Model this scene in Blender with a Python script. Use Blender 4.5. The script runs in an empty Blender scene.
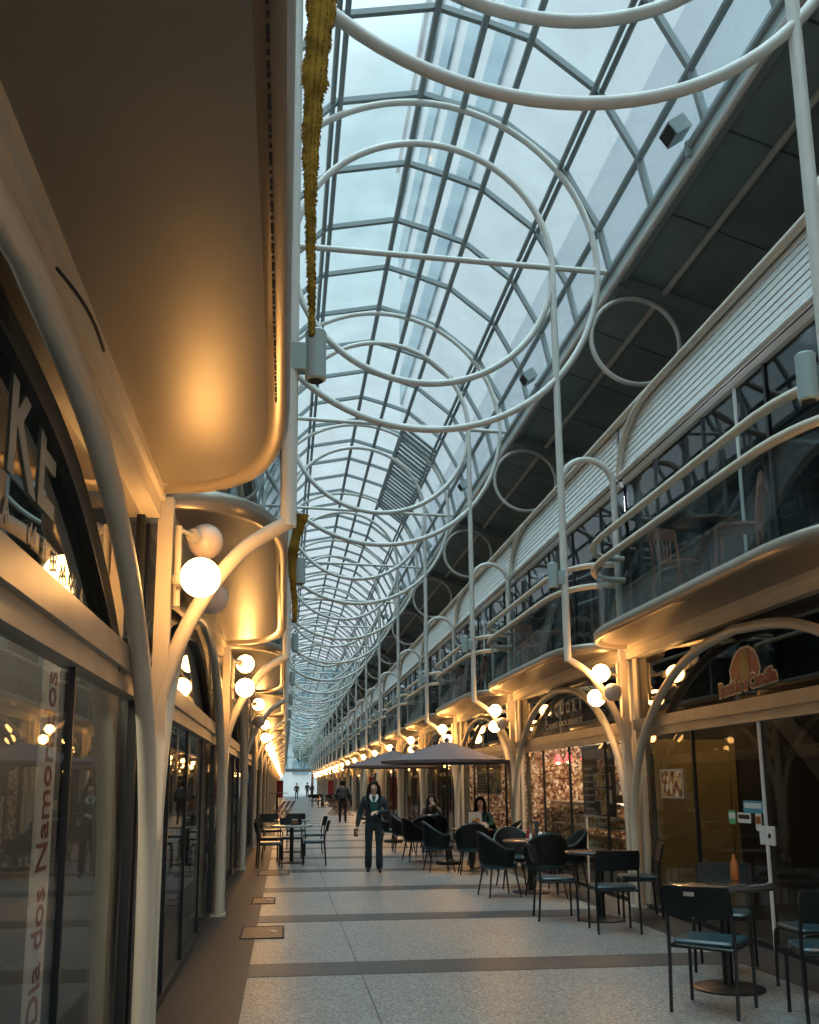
import bpy, bmesh, math, random
from mathutils import Vector, Matrix
random.seed(7)
R = math.radians
C = bpy.context.scene.collection
SC = bpy.context.scene
PI = math.pi
S = 6.3354            # module length along the arcade
Y0 = 5.769            # first frame in front of the camera
XL, XR = -0.78, 4.475   # pier lines
ML, MR = 0.0, 3.70    # mast lines
XC, ZC = 1.85, 8.82   # ring centre
R1, R2 = 1.85, 2.52
NF = 20               # last frame
def YF(n): return Y0 + S * n

# ------------------------------------------------------------------ materials
def nmat(name):
    m = bpy.data.materials.new(name); m.use_nodes = True
    nt = m.node_tree; nt.nodes.clear()
    o = nt.nodes.new('ShaderNodeOutputMaterial')
    return m, nt, o
def pbr(name, col, rough=.5, metal=0., bump=0., bscale=60, var=0., vscale=8, coat=0., spec=.5, col2=None):
    m, nt, o = nmat(name)
    p = nt.nodes.new('ShaderNodeBsdfPrincipled')
    p.inputs['Base Color'].default_value = (*col, 1); p.inputs['Roughness'].default_value = rough
    p.inputs['Metallic'].default_value = metal; p.inputs['Coat Weight'].default_value = coat
    p.inputs['Specular IOR Level'].default_value = spec
    nt.links.new(p.outputs[0], o.inputs[0])
    tc = nt.nodes.new('ShaderNodeTexCoord')
    if var:
        n = nt.nodes.new('ShaderNodeTexNoise'); n.inputs['Scale'].default_value = vscale; n.inputs['Detail'].default_value = 5
        nt.links.new(tc.outputs['Object'], n.inputs['Vector'])
        r = nt.nodes.new('ShaderNodeValToRGB')
        c2 = col2 or tuple(max(0, c * (1 - var)) for c in col)
        r.color_ramp.elements[0].position = .35; r.color_ramp.elements[1].position = .68
        r.color_ramp.elements[0].color = (*c2, 1); r.color_ramp.elements[1].color = (*col, 1)
        nt.links.new(n.outputs['Fac'], r.inputs[0]); nt.links.new(r.outputs[0], p.inputs['Base Color'])
    if bump:
        n = nt.nodes.new('ShaderNodeTexNoise'); n.inputs['Scale'].default_value = bscale
        nt.links.new(tc.outputs['Object'], n.inputs['Vector'])
        b = nt.nodes.new('ShaderNodeBump'); b.inputs['Strength'].default_value = bump; b.inputs['Distance'].default_value = .01
        nt.links.new(n.outputs['Fac'], b.inputs['Height']); nt.links.new(b.outputs[0], p.inputs['Normal'])
    return m
def emit(name, col, s, base=None):
    m, nt, o = nmat(name)
    p = nt.nodes.new('ShaderNodeBsdfPrincipled')
    p.inputs['Base Color'].default_value = (*(base or col), 1); p.inputs['Roughness'].default_value = .3
    p.inputs['Emission Color'].default_value = (*col, 1); p.inputs['Emission Strength'].default_value = s
    nt.links.new(p.outputs[0], o.inputs[0]); return m
def glass(name, tint, f0=.05, fmax=1., rough=0.02, dirt_haze=0., dirt_haze_col=(.5, .55, .55)):
    """clear sheet: tinted transmission plus a reflection that grows towards grazing"""
    m, nt, o = nmat(name); L = nt.links.new
    t = nt.nodes.new('ShaderNodeBsdfTransparent'); t.inputs[0].default_value = (*tint, 1)
    g = nt.nodes.new('ShaderNodeBsdfGlossy'); g.inputs['Roughness'].default_value = rough
    lw = nt.nodes.new('ShaderNodeLayerWeight'); lw.inputs['Blend'].default_value = .5
    pw = nt.nodes.new('ShaderNodeMath'); pw.operation = 'POWER'; pw.inputs[1].default_value = 4
    mr = nt.nodes.new('ShaderNodeMapRange'); mr.inputs['To Min'].default_value = f0; mr.inputs['To Max'].default_value = fmax
    L(lw.outputs['Facing'], pw.inputs[0]); L(pw.outputs[0], mr.inputs['Value'])
    mx = nt.nodes.new('ShaderNodeMixShader'); L(mr.outputs[0], mx.inputs[0]); L(t.outputs[0], mx.inputs[1]); L(g.outputs[0], mx.inputs[2])
    last = mx
    if dirt_haze:
        d = nt.nodes.new('ShaderNodeBsdfDiffuse'); d.inputs[0].default_value = (*dirt_haze_col, 1)
        tl = nt.nodes.new('ShaderNodeBsdfTranslucent'); tl.inputs[0].default_value = (*dirt_haze_col, 1)
        md = nt.nodes.new('ShaderNodeMixShader'); L(d.outputs[0], md.inputs[1]); L(tl.outputs[0], md.inputs[2])
        tc = nt.nodes.new('ShaderNodeTexCoord'); n = nt.nodes.new('ShaderNodeTexNoise'); n.inputs['Scale'].default_value = 1.3; n.inputs['Detail'].default_value = 6
        L(tc.outputs['Object'], n.inputs['Vector'])
        m2 = nt.nodes.new('ShaderNodeMapRange'); m2.inputs['From Min'].default_value = .35; m2.inputs['From Max'].default_value = .75
        m2.inputs['To Max'].default_value = dirt_haze; L(n.outputs['Fac'], m2.inputs['Value'])
        mm = nt.nodes.new('ShaderNodeMixShader'); L(m2.outputs[0], mm.inputs[0]); L(mx.outputs[0], mm.inputs[1]); L(md.outputs[0], mm.inputs[2]); last = mm
    L(last.outputs[0], o.inputs[0]); return m
def specks(name, cols, scale, rough=.6, bump=0.):
    """colour ramp over a voronoi cell id: granite, mosaic, food photos, packed goods"""
    m, nt, o = nmat(name); L = nt.links.new
    p = nt.nodes.new('ShaderNodeBsdfPrincipled'); p.inputs['Roughness'].default_value = rough; L(p.outputs[0], o.inputs[0])
    tc = nt.nodes.new('ShaderNodeTexCoord'); v = nt.nodes.new('ShaderNodeTexVoronoi'); v.inputs['Scale'].default_value = scale
    L(tc.outputs['Object'], v.inputs['Vector'])
    s = nt.nodes.new('ShaderNodeSeparateColor'); L(v.outputs['Color'], s.inputs[0])
    r = nt.nodes.new('ShaderNodeValToRGB'); r.color_ramp.interpolation = 'CONSTANT'
    el = r.color_ramp.elements
    while len(el) > 1: el.remove(el[-1])
    el[0].position = 0; el[0].color = (*cols[0], 1)
    for i, c in enumerate(cols[1:], 1):
        e = el.new(i / len(cols)); e.color = (*c, 1)
    L(s.outputs[0], r.inputs[0])
    n = nt.nodes.new('ShaderNodeTexNoise'); n.inputs['Scale'].default_value = .9; n.inputs['Detail'].default_value = 6; L(tc.outputs['Object'], n.inputs['Vector'])
    mr = nt.nodes.new('ShaderNodeMapRange'); mr.inputs['To Min'].default_value = .75; mr.inputs['To Max'].default_value = 1.2; L(n.outputs['Fac'], mr.inputs['Value'])
    mx = nt.nodes.new('ShaderNodeMix'); mx.data_type = 'RGBA'; mx.blend_type = 'MULTIPLY'; mx.inputs[0].default_value = 1
    L(r.outputs[0], mx.inputs[6]); L(mr.outputs[0], mx.inputs[7]); L(mx.outputs[2], p.inputs['Base Color'])
    if bump:
        b = nt.nodes.new('ShaderNodeBump'); b.inputs['Strength'].default_value = bump; b.inputs['Distance'].default_value = .004
        L(v.outputs['Distance'], b.inputs['Height']); L(b.outputs[0], p.inputs['Normal'])
    return m
M = {}
M['cream'] = pbr('cream_paint', (.60, .54, .44), .42, var=.12, vscale=2.5, bump=.04, bscale=90)
M['whitesteel'] = pbr('pale_grey_paint', (.60, .585, .54), .45, var=.12, vscale=3)
M['rib'] = pbr('roof_grey_paint', (.22, .26, .265), .5)
M['soffit'] = pbr('brushed_bronze_sheet', (.27, .235, .19), .40, metal=.35, var=.06, vscale=3, bump=.05, bscale=25)
M['rim'] = pbr('dull_bronze_edge', (.36, .31, .25), .32, metal=.6)
M['slot'] = pbr('black_slot', (.02, .02, .02), .8)
M['beam'] = pbr('worn_metal_beam', (.46, .40, .32), .38, metal=.25, var=.2, vscale=4)
M['blackframe'] = pbr('black_frame', (.012, .014, .016), .4)
M['roofglass'] = glass('roof_glass', (.84, .92, .94), .04, .28, .05, dirt_haze=.30, dirt_haze_col=(.72, .78, .80))  # whitish film thickened to give the far roof its pale haze
M['shopglass'] = glass('shop_glass', (.90, .93, .93), .03, .42, .0)
M['leftglass'] = glass('shop_glass_left', (.90, .93, .93), .04, .36, .0)
M['balglass'] = glass('balcony_glass', (.80, .86, .88), .05, .5, .02, dirt_haze=.08, dirt_haze_col=(.30, .38, .40))
M['upglass'] = glass('upper_glass', (.40, .48, .50), .05, .55, .01)
M['lunette'] = glass('lunette_glass', (.28, .30, .30), .11, 1., .0)
M['granite'] = specks('pale_granite', [(.05, .053, .052), (.17, .173, .168), (.24, .243, .235), (.14, .143, .14), (.29, .293, .285), (.20, .203, .197), (.10, .10, .10)], 75, .38)
M['band'] = specks('charcoal_granite', [(.018, .024, .027), (.027, .034, .038), (.036, .043, .047), (.022, .028, .031)], 75, .45)
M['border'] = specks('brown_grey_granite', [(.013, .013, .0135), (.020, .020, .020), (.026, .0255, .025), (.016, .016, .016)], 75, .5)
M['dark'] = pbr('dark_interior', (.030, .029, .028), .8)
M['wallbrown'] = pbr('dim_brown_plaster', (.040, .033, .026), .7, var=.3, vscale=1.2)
M['ochre'] = pbr('ochre_panel', (.24, .165, .06), .5, var=.2, vscale=3)
M['roofsheet'] = pbr('grey_roof_sheet', (.22, .30, .31), .55, var=.2, vscale=1.5)
M['louver'] = pbr('white_louver', (.76, .78, .77), .45)
M['spot'] = pbr('blue_grey_lamp_paint', (.30, .37, .37), .4)
M['lit'] = emit('lit_globe', (1., .49, .14), 34., (.9, .9, .9))
M['unlit'] = pbr('opal_globe', (.74, .60, .50), .25)  # white plastic; the warm glow of neighbouring globes is put into the colour
M['seat'] = pbr('teal_vinyl', (.010, .040, .052), .3)
M['chairblack'] = pbr('black_chair_metal', (.006, .008, .009), .4)
M['backblack'] = pbr('black_backrest', (.006, .010, .012), .5, spec=.3)
M['tub'] = pbr('black_woven_shell', (.004, .007, .008), .55, spec=.3, bump=.4, bscale=70)
M['tabletop'] = pbr('dark_polished_top', (.035, .034, .033), .10, coat=.6)
M['woodtop'] = pbr('reddish_wood_top', (.17, .085, .05), .22, var=.3, vscale=9)
M['greytop'] = pbr('grey_laminate_top', (.20, .21, .20), .2)
M['wood'] = pbr('brown_chair_wood', (.17, .075, .04), .4, var=.35, vscale=12)
M['umb'] = pbr('plum_brown_canvas', (.115, .085, .088), .85, bump=.1, bscale=40)
M['beige'] = pbr('beige_canvas', (.45, .38, .27), .85)
M['white'] = pbr('white_plastic', (.72, .72, .70), .4)
M['steel'] = pbr('brushed_steel', (.55, .56, .55), .3, metal=.9)
M['red'] = pbr('red_cloth', (.26, .02, .025), .7)
M['redshade'] = emit('red_glass_shade', (1., .10, .10), 2.2, (.7, .05, .05))
M['yellow'] = pbr('mustard_fringe', (.36, .20, .03), .95, var=.6, vscale=9, spec=.1)
M['skin'] = pbr('skin', (.62, .41, .32), .6, spec=.25)
M['hair'] = pbr('dark_brown_hair', (.020, .012, .009), .75, spec=.15)
M['navy'] = pbr('navy_wool', (.014, .026, .034), .85)
M['teal'] = pbr('teal_knit', (.012, .065, .065), .9)
M['jeans'] = pbr('dark_denim', (.012, .025, .036), .85)
M['shirt'] = pbr('white_cotton', (.62, .62, .60), .8)
M['shoe'] = pbr('dark_leather_shoe', (.03, .024, .02), .4)
M['greycloth'] = pbr('grey_cloth', (.045, .055, .06), .85)
M['pale'] = pbr('pale_letters', (.60, .56, .46), .5)
M['ghost'] = pbr('grey_letters', (.36, .37, .34), .5)
M['maroon'] = pbr('maroon_letters', (.25, .028, .035), .5)
M['paper'] = pbr('banner_paper', (.58, .54, .50), .7)
_nt = M['paper'].node_tree; _p = [x for x in _nt.nodes if x.type == 'BSDF_PRINCIPLED'][0]; _o = [x for x in _nt.nodes if x.type == 'OUTPUT_MATERIAL'][0]
_t = _nt.nodes.new('ShaderNodeBsdfTranslucent'); _t.inputs[0].default_value = (.6, .56, .52, 1); _m = _nt.nodes.new('ShaderNodeMixShader')
_nt.links.new(_p.outputs[0], _m.inputs[1]); _nt.links.new(_t.outputs[0], _m.inputs[2]); _nt.links.new(_m.outputs[0], _o.inputs[0])
M['chairwood'] = pbr('warm_bentwood', (.34, .14, .085), .35, var=.3, vscale=12)
M['food'] = specks('food_photo', [(.55, .30, .10), (.42, .16, .06), (.66, .50, .22), (.12, .05, .03), (.72, .62, .42), (.30, .09, .04)], 14, .35)
M['mosaic'] = specks('glitter_mosaic', [(.42, .26, .16), (.60, .45, .30), (.22, .11, .08), (.90, .82, .70), (.12, .05, .035), (.40, .24, .16)], 24, .25)
M['ink'] = pbr('menu_black', (.018, .014, .014), .4)
M['green'] = pbr('green_sticker', (.08, .36, .16), .5)
M['blue'] = pbr('blue_sticker', (.06, .30, .42), .5)
M['orange'] = pbr('orange_paint', (.30, .10, .02), .5)
M['bronze'] = pbr('rusty_cover_plate', (.15, .085, .05), .45, metal=.4, var=.4, vscale=18)
M['boxes'] = specks('packed_goods', [(.40, .30, .10), (.45, .42, .36), (.10, .22, .22), (.32, .12, .06), (.50, .44, .30)], 7, .4)

# ------------------------------------------------------------------ mesh builder
class MB:
    def __init__(s): s.v = []; s.f = []; s.mi = []
    def add(s, vs, fs, mi=0):
        o = len(s.v); s.v += [tuple(v) for v in vs]; s.f += [tuple(i + o for i in f) for f in fs]; s.mi += [mi] * len(fs)
        return s
    def box(s, a, b, mi=0, mat=None):
        x0, y0, z0 = a; x1, y1, z1 = b
        vs = [Vector(p) for p in ((x0, y0, z0), (x1, y0, z0), (x1, y1, z0), (x0, y1, z0), (x0, y0, z1), (x1, y0, z1), (x1, y1, z1), (x0, y1, z1))]
        if mat: vs = [mat @ v for v in vs]
        return s.add(vs, [(0, 3, 2, 1), (4, 5, 6, 7), (0, 1, 5, 4), (1, 2, 6, 5), (2, 3, 7, 6), (3, 0, 4, 7)], mi)
    def rbox(s, a, b, r=.02, seg=3, mi=0, mat=None):
        """box with rounded vertical edges and softened rims"""
        x0, y0, z0 = a; x1, y1, z1 = b
        def ring(z, ins):
            out = []
            for cx, cy, a0 in ((x1 - r, y1 - r, 0), (x0 + r, y1 - r, 90), (x0 + r, y0 + r, 180), (x1 - r, y0 + r, 270)):
                for k in range(seg + 1):
                    t = R(a0 + 90 * k / seg); out.append((cx + (r - ins) * math.cos(t), cy + (r - ins) * math.sin(t), z))
            return out
        e = min(r * .5, (z1 - z0) * .4)
        return s.loft([ring(z0, e), ring(z0 + e, 0), ring(z1 - e, 0), ring(z1, e)], True, mi, mat)
    def loft(s, rings, cap=True, mi=0, mat=None):
        n = len(rings[0]); vs = [Vector(p) for r in rings for p in r]
        if mat: vs = [mat @ v for v in vs]
        fs = []
        for k in range(len(rings) - 1):
            for i in range(n):
                j = (i + 1) % n; fs.append((k * n + i, k * n + j, (k + 1) * n + j, (k + 1) * n + i))
        if cap: fs.append(tuple(range(n - 1, -1, -1))); fs.append(tuple((len(rings) - 1) * n + i for i in range(n)))
        return s.add(vs, fs, mi)
    def tube(s, pts, r, n=10, closed=False, mi=0, cap=True):
        pts = [Vector(p) for p in pts]; m = len(pts); rr = r if isinstance(r, (list, tuple)) else [r] * m
        T = []
        for i in range(m):
            if closed: d = pts[(i + 1) % m] - pts[i - 1]
            else: d = pts[min(i + 1, m - 1)] - pts[max(i - 1, 0)]
            T.append(d.normalized())
        ref = Vector((0, 0, 1)) if abs(T[0].z) < .9 else Vector((1, 0, 0))
        N = (ref - T[0] * ref.dot(T[0])).normalized(); rings = []
        for i in range(m):
            N = (N - T[i] * N.dot(T[i]))
            N = N.normalized() if N.length > 1e-6 else T[i].orthogonal().normalized()
            B = T[i].cross(N)
            rings.append([pts[i] + (N * math.cos(2 * PI * k / n) + B * math.sin(2 * PI * k / n)) * rr[i] for k in range(n)])
        if closed:
            # pick the rotation of the last ring that meets the first best
            vs = [p for g in rings for p in g]; fs = []
            best = min(range(n), key=lambda q: (rings[-1][0] - rings[0][q]).length)
            for k in range(m):
                for i in range(n):
                    j = (i + 1) % n
                    if k < m - 1: fs.append((k * n + i, k * n + j, (k + 1) * n + j, (k + 1) * n + i))
                    else: fs.append((k * n + i, k * n + j, (j + best) % n, (i + best) % n))
            return s.add(vs, fs, mi)
        return s.loft(rings, cap, mi)
    def lathe(s, prof, n=24, loc=(0, 0, 0), mi=0, mat=None):
        rings = [[(loc[0] + r * math.cos(2 * PI * k / n), loc[1] + r * math.sin(2 * PI * k / n), loc[2] + z) for k in range(n)] for r, z in prof]
        return s.loft(rings, True, mi, mat)
    def sphere(s, c, r, n=20, m=12, mi=0, sc=(1, 1, 1)):
        rings = []
        for j in range(m + 1):
            t = -PI / 2 + PI * j / m; q = max(math.cos(t), .02)
            rings.append([(c[0] + r * sc[0] * q * math.cos(2 * PI * k / n), c[1] + r * sc[1] * q * math.sin(2 * PI * k / n), c[2] + r * sc[2] * math.sin(t)) for k in range(n)])
        return s.loft(rings, True, mi)
    def prism(s, poly, z0, z1, mi=0, axis='z'):
        n = len(poly)
        def p3(a, b, c): return (a, b, c) if axis == 'z' else ((a, c, b) if axis == 'y' else (c, a, b))
        vs = [p3(x, y, z0) for x, y in poly] + [p3(x, y, z1) for x, y in poly]
        fs = [tuple(range(n - 1, -1, -1)), tuple(range(n, 2 * n))] + [(i, (i + 1) % n, n + (i + 1) % n, n + i) for i in range(n)]
        return s.add(vs, fs, mi)
    def sheet(s, strip_a, strip_b, mi=0):
        n = len(strip_a)
        return s.add(list(strip_a) + list(strip_b), [(i, i + 1, n + i + 1, n + i) for i in range(n - 1)], mi)
    def obj(s, name, mat, parent=None, smooth=True, ang=38, recalc=True):
        me = bpy.data.meshes.new(name); me.from_pydata(s.v, [], s.f); me.update()
        mats = mat if isinstance(mat, (list, tuple)) else [mat]
        for m in mats: me.materials.append(M[m] if isinstance(m, str) else m)
        if len(mats) > 1: me.polygons.foreach_set('material_index', s.mi)
        if recalc:
            b = bmesh.new(); b.from_mesh(me); bmesh.ops.recalc_face_normals(b, faces=b.faces); b.to_mesh(me); b.free()
        if smooth:
            me.shade_smooth(); me.set_sharp_from_angle(angle=R(ang))
        o = bpy.data.objects.new(name, me); C.objects.link(o)
        if parent: o.parent = parent
        return o
def tag(o, label=None, cat=None, group=None, kind=None):
    if label: o['label'] = label
    if cat: o['category'] = cat
    if group: o['group'] = group
    if kind: o['kind'] = kind
    return o
def thing(name, label=None, cat=None, loc=(0, 0, 0), rz=0., group=None, kind=None):
    o = bpy.data.objects.new(name, None); C.objects.link(o); o.location = loc; o.rotation_euler.z = rz
    o.empty_display_size = .2
    return tag(o, label, cat, group, kind)
def dup(root, loc, rz=0., label=None, group=None, scale=None):
    r = root.copy(); C.objects.link(r); r.location = loc; r.rotation_euler = (0, 0, rz)
    if label: r['label'] = label
    if group: r['group'] = group
    if scale: r.scale = scale
    for ch in list(root.children):
        c = ch.copy(); C.objects.link(c); c.parent = r
        for g in list(ch.children):
            d = g.copy(); C.objects.link(d); d.parent = c
    return r
def text_mesh(body, size, ext=.003, bold=0.):
    cu = bpy.data.curves.new('lettering', 'FONT'); cu.body = body; cu.size = size; cu.extrude = ext; cu.offset = bold
    cu.align_x = 'CENTER'; cu.align_y = 'CENTER'; cu.resolution_u = 3
    t = bpy.data.objects.new('lettering', cu); C.objects.link(t)
    bpy.context.view_layer.update()
    me = bpy.data.meshes.new_from_object(t.evaluated_get(bpy.context.evaluated_depsgraph_get()))
    bpy.data.objects.remove(t); bpy.data.curves.remove(cu)
    return me
def lettering(name, body, size, mat, M4, parent=None, ext=.003, bold=0., fit=None):
    me = text_mesh(body, size, ext, bold)
    if fit:
        xs = [v.co.x for v in me.vertices]; w = max(xs) - min(xs); k = fit / w
        for v in me.vertices: v.co.x *= k
    me.transform(M4); me.materials.clear(); me.materials.append(M[mat])
    o = bpy.data.objects.new(name, me); C.objects.link(o)
    if parent: o.parent = parent
    return o
def face_m(loc, rt, up):
    """matrix putting a text's x along rt and y along up"""
    rt = Vector(rt).normalized(); up = Vector(up).normalized(); n = rt.cross(up)
    m = Matrix((rt, up, n)).transposed().to_4x4(); m.translation = Vector(loc); return m
ORD = ['first', 'second', 'third', 'fourth', 'fifth', 'sixth', 'seventh', 'eighth', 'ninth', 'tenth']
def arc(c, r, a0, a1, n, plane='xz', y=0.):
    out = []
    for k in range(n + 1):
        t = R(a0 + (a1 - a0) * k / n)
        out.append((c[0] + r * math.cos(t), y, c[1] + r * math.sin(t)))
    return out
def catmull(pts, k=6):
    pts = [Vector(p) for p in pts]; out = []
    for i in range(len(pts) - 1):
        p0 = pts[max(i - 1, 0)]; p1 = pts[i]; p2 = pts[i + 1]; p3 = pts[min(i + 2, len(pts) - 1)]
        for j in range(k):
            t = j / k
            out.append(.5 * ((2 * p1) + (p2 - p0) * t + (2 * p0 - 5 * p1 + 4 * p2 - p3) * t * t + (3 * p1 - p0 - 3 * p2 + p3) * t ** 3))
    out.append(pts[-1]); return out
# ------------------------------------------------------------------ camera
F, CX, CY = 946.49, 392.73, 606.07
cam = bpy.data.cameras.new('camera'); co = bpy.data.objects.new('camera', cam); C.objects.link(co)
p_, y_, r_ = R(10.669), R(6.4692), R(-.3457)
fw = Vector((math.sin(y_) * math.cos(p_), math.cos(y_) * math.cos(p_), math.sin(p_)))
rt = Vector((math.cos(y_), -math.sin(y_), 0)); up = rt.cross(fw)
rt2 = rt * math.cos(r_) + up * math.sin(r_); up2 = up * math.cos(r_) - rt * math.sin(r_)
mw = Matrix((rt2, up2, -fw)).transposed().to_4x4(); mw.translation = (0, 0, 1.55); co.matrix_world = mw
cam.sensor_fit = 'HORIZONTAL'; cam.sensor_width = 36; cam.lens = F * 36 / 819
cam.shift_x = (409.5 - CX) / 819; cam.shift_y = (CY - 512) / 819; cam.clip_end = 600; cam.clip_start = .05
SC.camera = co
SC.view_settings.view_transform = 'Standard'; SC.view_settings.look = 'None'; SC.view_settings.gamma = 1
SC.view_settings.use_curve_mapping = False; SC.view_settings.exposure = 0.45
SC.cycles.transparent_max_bounces = 24; SC.cycles.max_bounces = 8; SC.cycles.glossy_bounces = 4
# ------------------------------------------------------------------ sky
w = bpy.data.worlds.new('sky'); SC.world = w; w.use_nodes = True; nt = w.node_tree; nt.nodes.clear(); L = nt.links.new
wo = nt.nodes.new('ShaderNodeOutputWorld'); bg = nt.nodes.new('ShaderNodeBackground'); L(bg.outputs[0], wo.inputs[0])
tc = nt.nodes.new('ShaderNodeTexCoord'); nz = nt.nodes.new('ShaderNodeTexNoise'); nz.inputs['Scale'].default_value = 2.2; nz.inputs['Detail'].default_value = 6
L(tc.outputs['Generated'], nz.inputs['Vector'])
cr = nt.nodes.new('ShaderNodeValToRGB'); cr.color_ramp.elements[0].position = .38; cr.color_ramp.elements[1].position = .66
cr.color_ramp.elements[0].color = (.42, .72, .80, 1); cr.color_ramp.elements[1].color = (.80, .90, .95, 1)
L(nz.outputs['Fac'], cr.inputs[0])
sp = nt.nodes.new('ShaderNodeSeparateXYZ'); L(tc.outputs['Generated'], sp.inputs[0])
mr = nt.nodes.new('ShaderNodeMapRange'); mr.inputs['From Min'].default_value = .15; mr.inputs['From Max'].default_value = .55; mr.inputs['To Min'].default_value = 1; mr.inputs['To Max'].default_value = 0
L(sp.outputs[2], mr.inputs['Value'])
mx = nt.nodes.new('ShaderNodeMix'); mx.data_type = 'RGBA'; L(mr.outputs[0], mx.inputs[0]); L(cr.outputs[0], mx.inputs[6]); mx.inputs[7].default_value = (.93, .94, .97, 1)
L(mx.outputs[2], bg.inputs[0])
# overcast sky: the zenith is several times brighter than the lower sky
zr = nt.nodes.new('ShaderNodeMapRange'); zr.interpolation_type = 'SMOOTHSTEP'; zr.inputs['From Min'].default_value = .62; zr.inputs['From Max'].default_value = .98; zr.inputs['To Min'].default_value = .70; zr.inputs['To Max'].default_value = 7.0
L(sp.outputs[2], zr.inputs['Value']); L(zr.outputs[0], bg.inputs[1])

YA, YB = YF(-2) , YF(NF)      # built length
# ------------------------------------------------------------------ floor
def struct(mb, name, mat, parent=None, **k):
    o = mb.obj(name, mat, parent, **k)
    if not parent: o['kind'] = 'structure'
    return o
mb = MB(); mb.box((-4.2, YA, -.2), (8.2, YB + 40, 0)); floor = struct(mb, 'floor', 'granite')
mb = MB(); y = 8.56 - 3.15 * 4
while y < YB: mb.box((-.28, y - .29, .0), (3.98, y + .29, .003)); y += 3.15
struct(mb, 'floor_bands', 'band', floor)
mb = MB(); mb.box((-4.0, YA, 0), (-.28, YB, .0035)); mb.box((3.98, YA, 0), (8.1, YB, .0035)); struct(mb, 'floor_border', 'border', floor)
mb = MB()
for x in (.66,): mb.box((x - .003, YA, 0), (x + .003, YB, .0036))
struct(mb, 'floor_joint', 'border', floor)
# cover plates let into the floor
for (x0, y0, x1, y1, lab) in ((-.44, 10.25, .02, 11.1, 'larger rusty cover plate in the floor beside left columns'), (-.42, 13.15, -.1, 13.85, 'smaller rusty cover plate beyond the larger one at left'), (-.45, 17.2, .1, 18.2, 'rusty floor plate just before the left cafe table')):
    t = thing('floor_cover', lab, 'cover plate', ((x0 + x1) / 2, (y0 + y1) / 2, .0035))
    wx, wy = (x1 - x0) / 2, (y1 - y0) / 2
    MB().box((-wx, -wy, 0), (wx, wy, .004)).obj('plate', 'bronze', t)
    mb = MB()
    for a, b in (((-wx, -wy), (wx, -wy + .02)), ((-wx, wy - .02), (wx, wy)), ((-wx, -wy), (-wx + .02, wy)), ((wx - .02, -wy), (wx, wy))): mb.box((*a, 0), (*b, .007))
    mb.obj('edge', 'slot', t)
    MB().lathe([(.05, .004), (.05, .012), (.03, .016)], 16, (wx * .5, 0, 0)).obj('lifting_ring', 'steel', t)

# ------------------------------------------------------------------ room shell behind the shopfronts
ZS = 3.3                        # underside of the balconies
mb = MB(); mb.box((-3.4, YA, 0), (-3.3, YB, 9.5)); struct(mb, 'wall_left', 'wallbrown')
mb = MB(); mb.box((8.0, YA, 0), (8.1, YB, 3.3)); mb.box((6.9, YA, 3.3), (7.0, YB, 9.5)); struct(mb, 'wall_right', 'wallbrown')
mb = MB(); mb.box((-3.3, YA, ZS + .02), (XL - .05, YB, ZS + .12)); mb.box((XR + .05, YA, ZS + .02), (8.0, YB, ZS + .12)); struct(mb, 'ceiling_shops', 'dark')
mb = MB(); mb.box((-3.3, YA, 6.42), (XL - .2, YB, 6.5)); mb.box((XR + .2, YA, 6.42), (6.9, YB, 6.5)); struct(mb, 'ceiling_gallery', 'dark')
# partitions between shops
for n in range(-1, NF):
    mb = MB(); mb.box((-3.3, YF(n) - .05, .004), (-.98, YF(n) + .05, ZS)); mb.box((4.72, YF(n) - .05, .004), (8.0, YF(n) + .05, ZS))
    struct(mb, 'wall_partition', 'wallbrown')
# end wall: glazed gable beyond the last frame, open below
YE = YB + .3
end = thing('wall_end', kind='structure', loc=(0, 0, 0))
mb = MB(); mb.box((-3.3, YE, 3.3), (8, YE + .25, 3.75)); mb.box((-3.3, YE, 0), (-.7, YE + .25, 3.3)); mb.box((4.5, YE, 0), (8, YE + .25, 3.3)); mb.obj('lintel', 'rib', end)
mb = MB()
for x in (-.7, .3, 1.3, 2.4, 3.4, 4.4): mb.box((x - .06, YE, 3.75), (x + .06, YE + .1, 11))
for z in (5.3, 7.2, 9.): mb.box((-.8, YE, z - .06), (4.5, YE + .1, z + .06))
mb.obj('mullion', 'whitesteel', end)
MB().box((-3.3, YE + .04, 3.75), (8, YE + .05, 11.4)).obj('pane', 'roofglass', end)

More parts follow.
